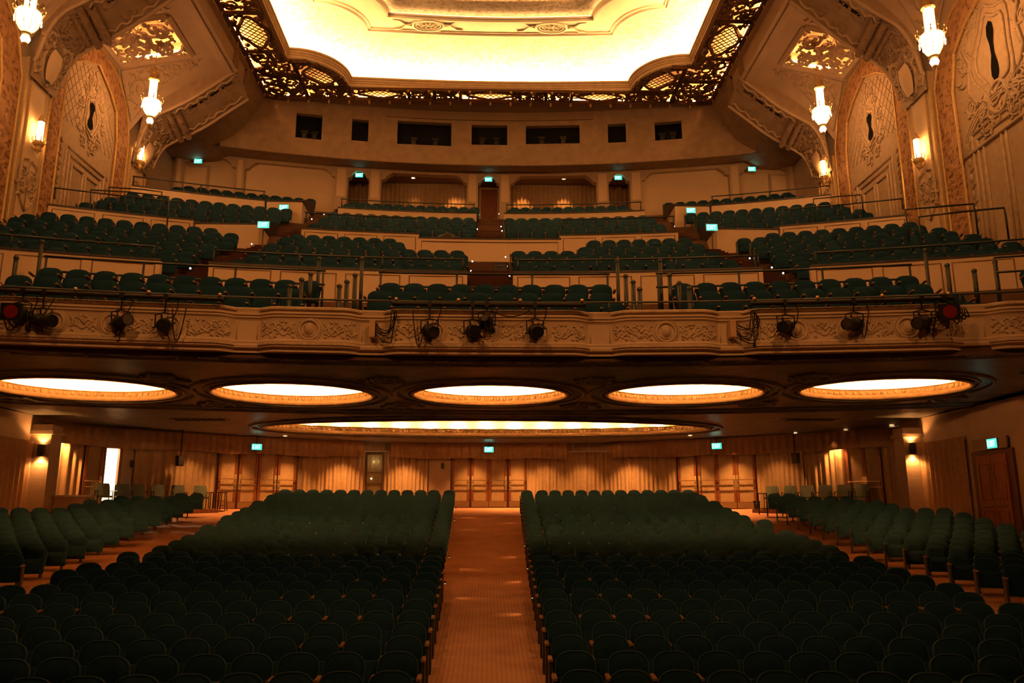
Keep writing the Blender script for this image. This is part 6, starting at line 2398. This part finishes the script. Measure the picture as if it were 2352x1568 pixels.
p = at_arc(512, 1150, BW_YC - 1.1, BW_R)
o = tag(empty('bar_stool', (p.x, p.y, floor_z(p.x, p.y))), 'dark wooden bar stool in front of the left door set', 'stool')
MB().lathe([(0.0, 0.72), (0.15, 0.72), (0.17, 0.74), (0.165, 0.77), (0.0, 0.785)], 16).build('seat', M['wood_dark'], o, smooth=True)
for i in range(4):
    a = pi / 4 + pi / 2 * i
    MB().tube([(0.12 * cos(a), 0.12 * sin(a), 0.73), (0.21 * cos(a), 0.21 * sin(a), 0.0)], 0.018, n=6).build('leg', M['wood_dark'], o)
for z in (0.22, 0.42):
    for i in range(4):
        r = 0.12 + 0.09 * (1 - z / 0.73)
        a, b = pi / 4 + pi / 2 * i, pi / 4 + pi / 2 * (i + 1)
        MB().tube([(r * cos(a), r * sin(a), z), (r * cos(b), r * sin(b), z)], 0.012, n=5).build('rung', M['wood_dark'], o)
p = at_arc(492, 1150, BW_YC - 1.1, BW_R)
o = tag(empty('side_table', (p.x, p.y, floor_z(p.x, p.y))), 'small dark table left of the bar stool', 'table')
MB().box((0, 0, 0.73), (0.26, 0.36, 0.035)).build('table_top', M['wood_dark'], o)
for sx in (-1, 1):
    for sy in (-1, 1):
        MB().tube([(sx * 0.10, sy * 0.15, 0.715), (sx * 0.10, sy * 0.15, 0.0)], 0.02, n=6).build('leg', M['black'], o)
p = at_arc(1752, 1150, BW_YC - 2.0, BW_R)
o = tag(empty('rail_frame', (p.x, p.y, floor_z(p.x, p.y))), 'dark metal rail frame at the aisle beside the right rear chairs', 'railing')
for sx in (-1, 1):
    MB().tube([(sx * 0.17, 0, 0), (sx * 0.17, 0, 0.82)], 0.02, n=6).build('post', M['black'], o)
MB().tube([(-0.17, 0, 0.81), (0.17, 0, 0.81)], 0.02, n=6).build('top_rail', M['black'], o)
MB().tube([(-0.17, 0, 0.08), (0.17, 0, 0.08)], 0.015, n=6).build('bottom_rail', M['black'], o)
p = at_arc(1738, 1150, BW_YC - 0.45, BW_R)
o = tag(empty('waste_bin', (p.x - 0.02, p.y - 0.05, floor_z(p.x, p.y))), 'small dark bin beside the rightmost door of the right set', 'bin')
MB().lathe([(0.0, 0.01), (0.12, 0.01), (0.14, 0.32), (0.12, 0.32), (0.11, 0.03), (0.0, 0.03)], 12).build('bin_body', M['black'], o, smooth=True)
MB().lathe([(0.12, 0.32), (0.15, 0.325), (0.15, 0.345), (0.12, 0.345)], 12).build('rim', M['stand'], o)
# hanging loudspeakers on brackets either side
for px, py, lb in ((402, 1058, 'left'), (1838, 1052, 'right')):
    p = bwp(bwx(px, py), 0.62, 0)
    p.z = at_arc(px, py, BW_YC - 0.62, BW_R).z
    o = tag(empty('loudspeaker', p, -math.asin(p.x / BW_R)), 'small black loudspeaker hung in front of the shadowed curtain, %s side' % lb, 'loudspeaker')
    MB().hexa([(-0.14, 0.1, -0.2), (0.14, 0.1, -0.2), (0.10, -0.12, -0.2), (-0.10, -0.12, -0.2), (-0.16, 0.12, 0.2), (0.16, 0.12, 0.2), (0.12, -0.12, 0.2), (-0.12, -0.12, 0.2)]).build('speaker_case', M['black'], o)
    MB().box((0, -0.125, 0), (0.18, 0.012, 0.34)).build('speaker_cloth', M['stand'], o)
    MB().tube([(0, 0.0, 0.2), (0, 0.0, E + soffit_h(p.y) - p.z)], 0.02, n=6).build('hanging_bracket', M['black'], o)
# pale ledge at the far left behind the side seats, and the mixing desk ledge in the left block
p = at_arc(90, 1139, BW_YC - 0.8, BW_R)
z0 = floor_z(p.x, p.y)
o = tag(empty('low_ledge', (p.x, p.y, z0)), 'pale topped low ledge behind the far left stalls seats', 'ledge')
MB().box((1.2, 0, (p.z - z0) / 2 - 0.02), (1.2, 0.3, p.z - z0 - 0.04)).build('ledge_body', M['plaster'], o)
MB().box((1.2, 0, p.z - z0), (1.3, 0.4, 0.06)).build('ledge_top', M['paper'], o)

# rear chairs on the flat, six each side
def rear_chair():
    o = empty('box_chair')
    g = MB()
    g.grid(lambda u, v: ((u - 0.5) * (0.46 + 0.04 * sin(pi * v)) * (1 - 0.12 * max(0, v - 0.85) / 0.15), -0.0 + 0.10 * v - 0.03 * sin(pi * u) , 0.46 + 0.46 * v), 8, 8)
    g.grid(lambda u, v: ((u - 0.5) * (0.46 + 0.04 * sin(pi * v)) * (1 - 0.12 * max(0, v - 0.85) / 0.15), 0.06 + 0.10 * v, 0.46 + 0.46 * v), 8, 8)
    vs = [((u - 0.5) * 0.44, y, z) for u, y, z in ((0, 0, .46), (1, 0, .46), (1, .06, .46), (0, .06, .46), (0, .1, .92), (1, .1, .92), (1, .16, .92), (0, .16, .92))]
    g.hexa(vs)
    g.build('backrest', M['fabric_grey'], o, smooth=True)
    MB().box((0, -0.2, 0.43), (0.48, 0.46, 0.07)).build('seat', M['fabric_grey'], o)
    for sx in (-1, 1):
        MB().tube([(sx * 0.255, 0.08, 0.64), (sx * 0.255, -0.34, 0.64), (sx * 0.255, -0.36, 0.02)], 0.018, n=6).build('armrest', M['black'], o)
        MB().tube([(sx * 0.25, 0.06, 0.6), (sx * 0.25, 0.14, 0.0)], 0.018, n=6).build('leg', M['black'], o)
    return o


mb = MB()
for (xa, xb) in ((-15.2, -11.3), (11.3, 14.9)):
    n = 8
    vs = []
    for i in range(n + 1):
        x = xa + (xb - xa) * i / n
        for d_, z_ in ((0.15, -0.6), (0.15, 0.25), (1.3, 0.25), (1.3, -0.6)):
            vs.append(bwp(x, d_, E + z_))
    mb = MB()
    mb.add(vs, [(i * 4 + j, (i + 1) * 4 + j, (i + 1) * 4 + j + 1, i * 4 + j + 1) for i in range(n) for j in range(3)] + [(0, 1, 2, 3), (n * 4 + 3, n * 4 + 2, n * 4 + 1, n * 4)])
    struct(mb.build('floor_platform', M['carpet']), 'carpeted platform for the free-standing chairs at the rear, %s side' % ('left' if xa < 0 else 'right'))
rc = rear_chair()
for i, px in enumerate([237, 282, 318, 365, 410, 462, 1772, 1814, 1852, 1893, 1937, 1978]):
    py = 1112 if px < 1000 else 1108
    p = at_arc(px, py + 8, BW_YC - 0.75, BW_R - 0.0)
    c = rc if i == 0 else copy_tree(rc)
    c.location = (p.x, p.y, E + 0.255)
    c.rotation_euler = (0, 0, -math.asin(p.x / (BW_R - 1.5)) * 0.8)
    side, k = ('left', i + 1) if i < 6 else ('right', i - 5)
    tag(c, 'grey green free-standing chair by the rear wall, %s of six on the %s' % (nth(k), side), 'chair', 'free-standing chairs at the rear of the stalls')

# ================================================================== THEATRE SEATS
def seat_shapes(nu=10, nv=7):
    """backrest outline: rounded shoulders"""
    def half(v):
        return (0.252 * (1 - max(0.0, (v - 0.58) / 0.424) ** 3.0) ** 0.40 if v > 0.60 else 0.252 - 0.05 * (0.60 - v))
    return half


HALF = seat_shapes()


def backrest_mb(nu=10, nv=8):
    mb = MB()
    z0, z1 = 0.36, 0.88
    def pt(u, v, d):
        s_ = 2 * u - 1
        w_ = HALF(v)
        pad = (1 - s_ ** 4) * (1 - (2 * v - 1) ** 4)
        return (s_ * w_, 0.04 + 0.14 * v + (-0.055 * pad if d < 0 else 0.05 + 0.015 * pad) * (1 - 0.5 * max(0, v - 0.85) / 0.15), z0 + (z1 - z0) * v)
    vv = [0, .25, .5, .65, .78, .88, .95, .985, 1.0][:nv + 1] if nv == 8 else [0, .45, .72, .88, .97, 1.0]
    for d in (-1, 1):
        mb.grid(lambda u, v: pt(u, vv[round(v * nv)], d), nu, nv)
    # rim between front and back
    k = nu + 1
    off = k * (nv + 1)
    loop = [j * k for j in range(nv + 1)] + [nv * k + i for i in range(1, k)] + [j * k + nu for j in range(nv - 1, -1, -1)]
    mb.f += [(a, b, b + off, a + off) for a, b in zip(loop, loop[1:])]
    mb.mi += [0] * (len(loop) - 1)
    edge = [mb.v[i] for i in loop]
    return mb, edge


def cushion_mb():
    mb = MB()
    def pt(u, v):
        s_ = 2 * u - 1
        return s_
    # seat pan flipped up in front of the backrest
    nu, nv = 6, 4
    for d in (0, 1):
        mb.grid(lambda u, v: ((2 * u - 1) * 0.235 * (1 - 0.06 * v * v), -0.16 + 0.10 * v - (0.03 * (1 - (2 * u - 1) ** 4) * (1 - (2 * v - 1) ** 4) if d == 0 else -0.10), 0.27 + 0.33 * v), nu, nv)
    k = nu + 1
    off = k * (nv + 1)
    loop = [j * k for j in range(nv + 1)] + [nv * k + i for i in range(1, k)] + [j * k + nu for j in range(nv - 1, -1, -1)] + [i for i in range(nu - 1, -1, -1)]
    mb.f += [(a, b, b + off, a + off) for a, b in zip(loop, loop[1:])]
    mb.mi += [0] * (len(loop) - 1)
    return mb


def armrest_mb():
    mb = MB()
    pr = [(-0.03, 0), (-0.032, 0.02), (-0.02, 0.032), (0.02, 0.032), (0.032, 0.02), (0.03, 0)]
    n = len(pr)
    ys = [(-0.27, 0.7), (-0.25, 1.0), (0.02, 1.0), (0.06, 0.8)]
    mb.add([(x * s_, y, 0.61 + z) for y, s_ in ys for x, z in pr], [(q * n + j, (q + 1) * n + j, (q + 1) * n + (j + 1) % n, q * n + (j + 1) % n) for q in range(3) for j in range(n)] + [tuple(range(n)), tuple(range(4 * n - 1, 3 * n - 1, -1))])
    return mb


def stand_mb():
    mb = MB()
    mb.hexa([(-0.022, -0.20, 0.0), (0.022, -0.20, 0.0), (0.022, 0.06, 0.0), (-0.022, 0.06, 0.0), (-0.022, -0.24, 0.605), (0.022, -0.24, 0.605), (0.022, 0.04, 0.605), (-0.022, 0.04, 0.605)])
    return mb


bb, edge = backrest_mb()
for q in range(len(edge) - 1):
    bb.mi[-1 - q] = 1  # rim faces take the lighter piping colour as a painted highlight
ME_BACK = bb.mesh('backrest', [M['fabric'], M['pipe_lit_rim']], True)
ME_BACK.set_sharp_from_angle(angle=radians(50))
g = MB()
g.tube([(x * 1.0, y - 0.004, z) for x, y, z in edge], 0.011, n=5)
ME_PIPE = g.mesh('piping', M['pipe_lit_rim'], True)
ME_CUSH = cushion_mb().mesh('seat_cushion', M['fabric'], True)
ME_CUSH.set_sharp_from_angle(angle=radians(50))
ME_ARM = armrest_mb().mesh('armrest', M['arm_wood'])
ME_STAND = stand_mb().mesh('stand', M['stand'])


def make_seat(name, loc, rz, label, group, level, end=False):
    o = empty(name, loc, rz)
    tag(o, label, 'seat', group)
    b = link('backrest', ME_BACK, o)
    if level > 1:
        link('piping', ME_PIPE, b)
    link('seat_cushion', ME_CUSH, o)
    a = link('armrest', ME_ARM, o)
    a.location = (-0.278, 0, 0)
    if level > 0:
        s_ = link('stand', ME_STAND, o)
        s_.location = (-0.278, 0, 0)
    if end:
        a = link('armrest', ME_ARM, o)
        a.location = (0.278, 0, 0)
        if level > 0:
            s_ = link('stand', ME_STAND, o)
            s_.location = (0.278, 0, 0)
    return o


# low version for the mass behind
lb_, le_ = backrest_mb(6, 5)
LOW = MB()
nrim = len(le_) - 1
LOW.add(lb_.v, lb_.f[:-nrim])
LOW.cur = 3
LOW.f += [tuple(f) for f in lb_.f[-nrim:]]
LOW.mi += [3] * nrim  # rim painted lighter here too, like light on the seat tops
LOW.cur = 0
cm = cushion_mb()
LOW.add(cm.v, cm.f)
LOW.cur = 1
for q in armrest_mb().v and [armrest_mb()]:
    LOW.add([(x - 0.278, y, z) for x, y, z in q.v], q.f)
LOW.cur = 2
q = stand_mb()
LOW.add([(x - 0.278, y, z) for x, y, z in q.v], q.f)


def mass(name, spots, label, cat):
    mb = MB()
    base = LOW.v
    vs, fs, mi = mb.v, mb.f, mb.mi
    for (x, y, z, rz) in spots:
        b = len(vs)
        c_, s_ = cos(rz), sin(rz)
        vs.extend([(x + px * c_ - py * s_, y + px * s_ + py * c_, z + pz) for px, py, pz in base])
        fs.extend([tuple(i + b for i in f) for f in LOW.f])
        mi.extend(LOW.mi)
    o = mb.build(name, [M['fabric'], M['arm_wood'], M['stand'], M['pipe_lit_rim']], smooth=False, fix=False)
    return tag(o, label, cat, kind='stuff')


def seen(x, y, z):
    q = project((x, y, z + 0.8))
    return q and -70 < q[0] < 2422 and q[1] < 1625


PITCH_S = 0.55
orch = []          # (size, x,y,z,rz, label, end)
ROWS = [9.58 + 0.93 * i for i in range(19)] + [27.2 + 0.95 * i for i in range(9)]
def row_name(i):
    return nth(i + 1)


for i, Y in enumerate(ROWS):
    half_a = 0.78 + (1.34 - 0.78) * (Y - 9.6) / 25
    for sg, nm in ((-1, 'left'), (1, 'right')):
        lim = 8.75 if sg < 0 else 8.9
        if i > 24:
            lim -= 0.0
        st = (i % 2) * 0.10
        n = int((lim - half_a) / (PITCH_S + 0.004 * (i % 3)))
        for j in range(n):
            x = sg * (half_a + 0.30 + (PITCH_S + 0.004 * (i % 3)) * j + (st if j else 0))
            y = Y - x * x / 80.0
            z = floor_z(x, y)
            if seen(x, y, z):
                sz = project((x, y, z + 0.8))[2]
                orch.append((sz, x, y, z, -x / 40.0, 'dark green theatre seat, %s from the centre aisle, %s row from the front, %s block' % (nth(j + 1), row_name(i), nm), j == 0 and sg < 0, sg))
for sg, nm in ((-1, 'left'), (1, 'right')):
    ang = radians(20)
    for i in range(24):
        Y = 32.4 - 1.02 * i
        xe = (-10.75 + (32.9 - Y) * 0.02) if sg < 0 else 10.75
        for j in range(12):
            x = xe + sg * (0.3 + PITCH_S * j * cos(ang))
            y = Y - PITCH_S * j * sin(ang)
            if abs(x) > (abs(XL) if sg < 0 else XR) - 0.55:
                break
            if hypot(x, y - (BW_YC - BW_R)) > BW_R - 1.75 and y > 20:
                continue
            if abs(x) > 13.7 and y > 26.6:
                continue
            z = floor_z(x, y)
            if seen(x, y, z):
                sz = project((x, y, z + 0.8))[2]
                orch.append((sz, x, y, z, -sg * ang, 'green theatre seat, %s from the %s aisle, %s row from the rear, %s side block' % (nth(j + 1), nm, nth(i + 1), nm), j == 0 and sg < 0, -sg))
# low lights on the aisle-end seats throwing pale patches on the carpet
for k, (px, py, s_) in enumerate([(1072, 1189, -1), (1080, 1217, -1), (1165, 1202, 1), (1170, 1280, 1), (1078, 1308, -1), (1183, 1337, 1), (1075, 1374, -1), (1172, 1412, 1)]):
    p = floor_at(px, py)
    if p.y > 40:
        continue
    ha = 0.78 + (1.34 - 0.78) * (p.y - 9.6) / 25
    q = Vector((s_ * (ha - 0.02), p.y + 0.1, floor_z(s_ * ha, p.y + 0.1) + 0.32))
    o = tag(empty('aisle_light', q), 'small hooded light low on the centre aisle seat ends, %s from the rear' % nth(k + 1), 'aisle light', 'hooded centre aisle lights')
    MB().box((s_ * 0.0, 0, 0.02), (0.04, 0.08, 0.05)).build('hood', M['black'], o)
    MB().box((s_ * 0.0, 0, -0.008), (0.025, 0.05, 0.006)).build('lens', M['downlight'], o)
    d_ = p - q
    lamp('aisle_light_beam', 'SPOT', q + Vector((-s_ * 0.03, 0, -0.02)), 7.0, WARM, 0.02, rot=d_.to_track_quat('-Z', 'Y').to_euler(), spot=radians(48), blend=0.9)
orch.sort(key=lambda s_: s_[0])
rest = []
for k, (sz, x, y, z, rz, lb, end, sg) in enumerate(orch):
    if k < 300:
        make_seat('theatre_seat', (x, y, z), rz, lb, 'individual stalls seats', 2, end)
    else:
        rest.append((x, y, z, rz))
mass('stalls_seating', rest, 'rows of dark green theatre seats filling the rear of the stalls', 'seats')

balc = []
BN = {0: 'front balcony block', 1: 'middle balcony block', 2: 'upper balcony block', 3: 'top balcony block'}
for bi, (blk, spans) in enumerate(((S1, [(-15.2, -11.5, 'far left'), (-10.05, -3.95, 'left'), (-2.72, 2.85, 'centre'), (4.0, 9.8, 'right'), (11.5, 15.0, 'far right')]),
                                   (S2, [(-15.3, -8.6, 'far left'), (-7.45, -0.68, 'left'), (0.68, 7.45, 'right'), (8.6, 15.0, 'far right')]),
                                   (S3, [(-15.3, -8.7, 'far left'), (-7.25, -0.6, 'left'), (0.65, 7.3, 'right'), (8.7, 15.0, 'far right')]),
                                   (S4, [(-15.0, -8.6, 'far left'), (-7.2, -0.6, 'left'), (0.65, 7.2, 'right'), (8.6, 14.8, 'far right')]))):
    for i, (Y, h) in enumerate(blk):
        for (a, b, nm) in spans:
            n = int((b - a + 0.05) / PITCH_S)
            pad = (b - a - n * PITCH_S) / 2 + PITCH_S / 2
            for j in range(n):
                x = a + pad + PITCH_S * j + (0.10 if i % 2 else -0.05)
                if bi == 1 and i >= 5 and abs(x) < 3.0 + 0.2 * (i - 5):
                    continue
                if bi == 1 and i >= 7 and 8.2 < abs(x) < 9.9:
                    continue
                if bi == 3 and i < 1 and 8.3 < abs(x) < 10.2:
                    continue
                y = Y - sag(x)
                z = E + h - SEATH
                q = project((x, y, z + 0.8))
                if q and -60 < q[0] < 2412:
                    balc.append((q[2] + (0 if bi < 2 else 5), x, y, z, -x / TR, 'dark green balcony seat, %s from the left, %s row, %s %s' % (nth(j + 1), nth(i + 1), nm, BN[bi]), j == n - 1))
balc.sort(key=lambda s_: s_[0])
rest = []
for k, (sz, x, y, z, rz, lb, end) in enumerate(balc):
    if k < 300:
        make_seat('balcony_seat', (x, y, z), rz, lb, 'individual balcony seats', 0, end)
    else:
        rest.append((x, y, z, rz))
mass('balcony_seating', rest, 'rows of dark green theatre seats filling the upper balcony', 'seats')
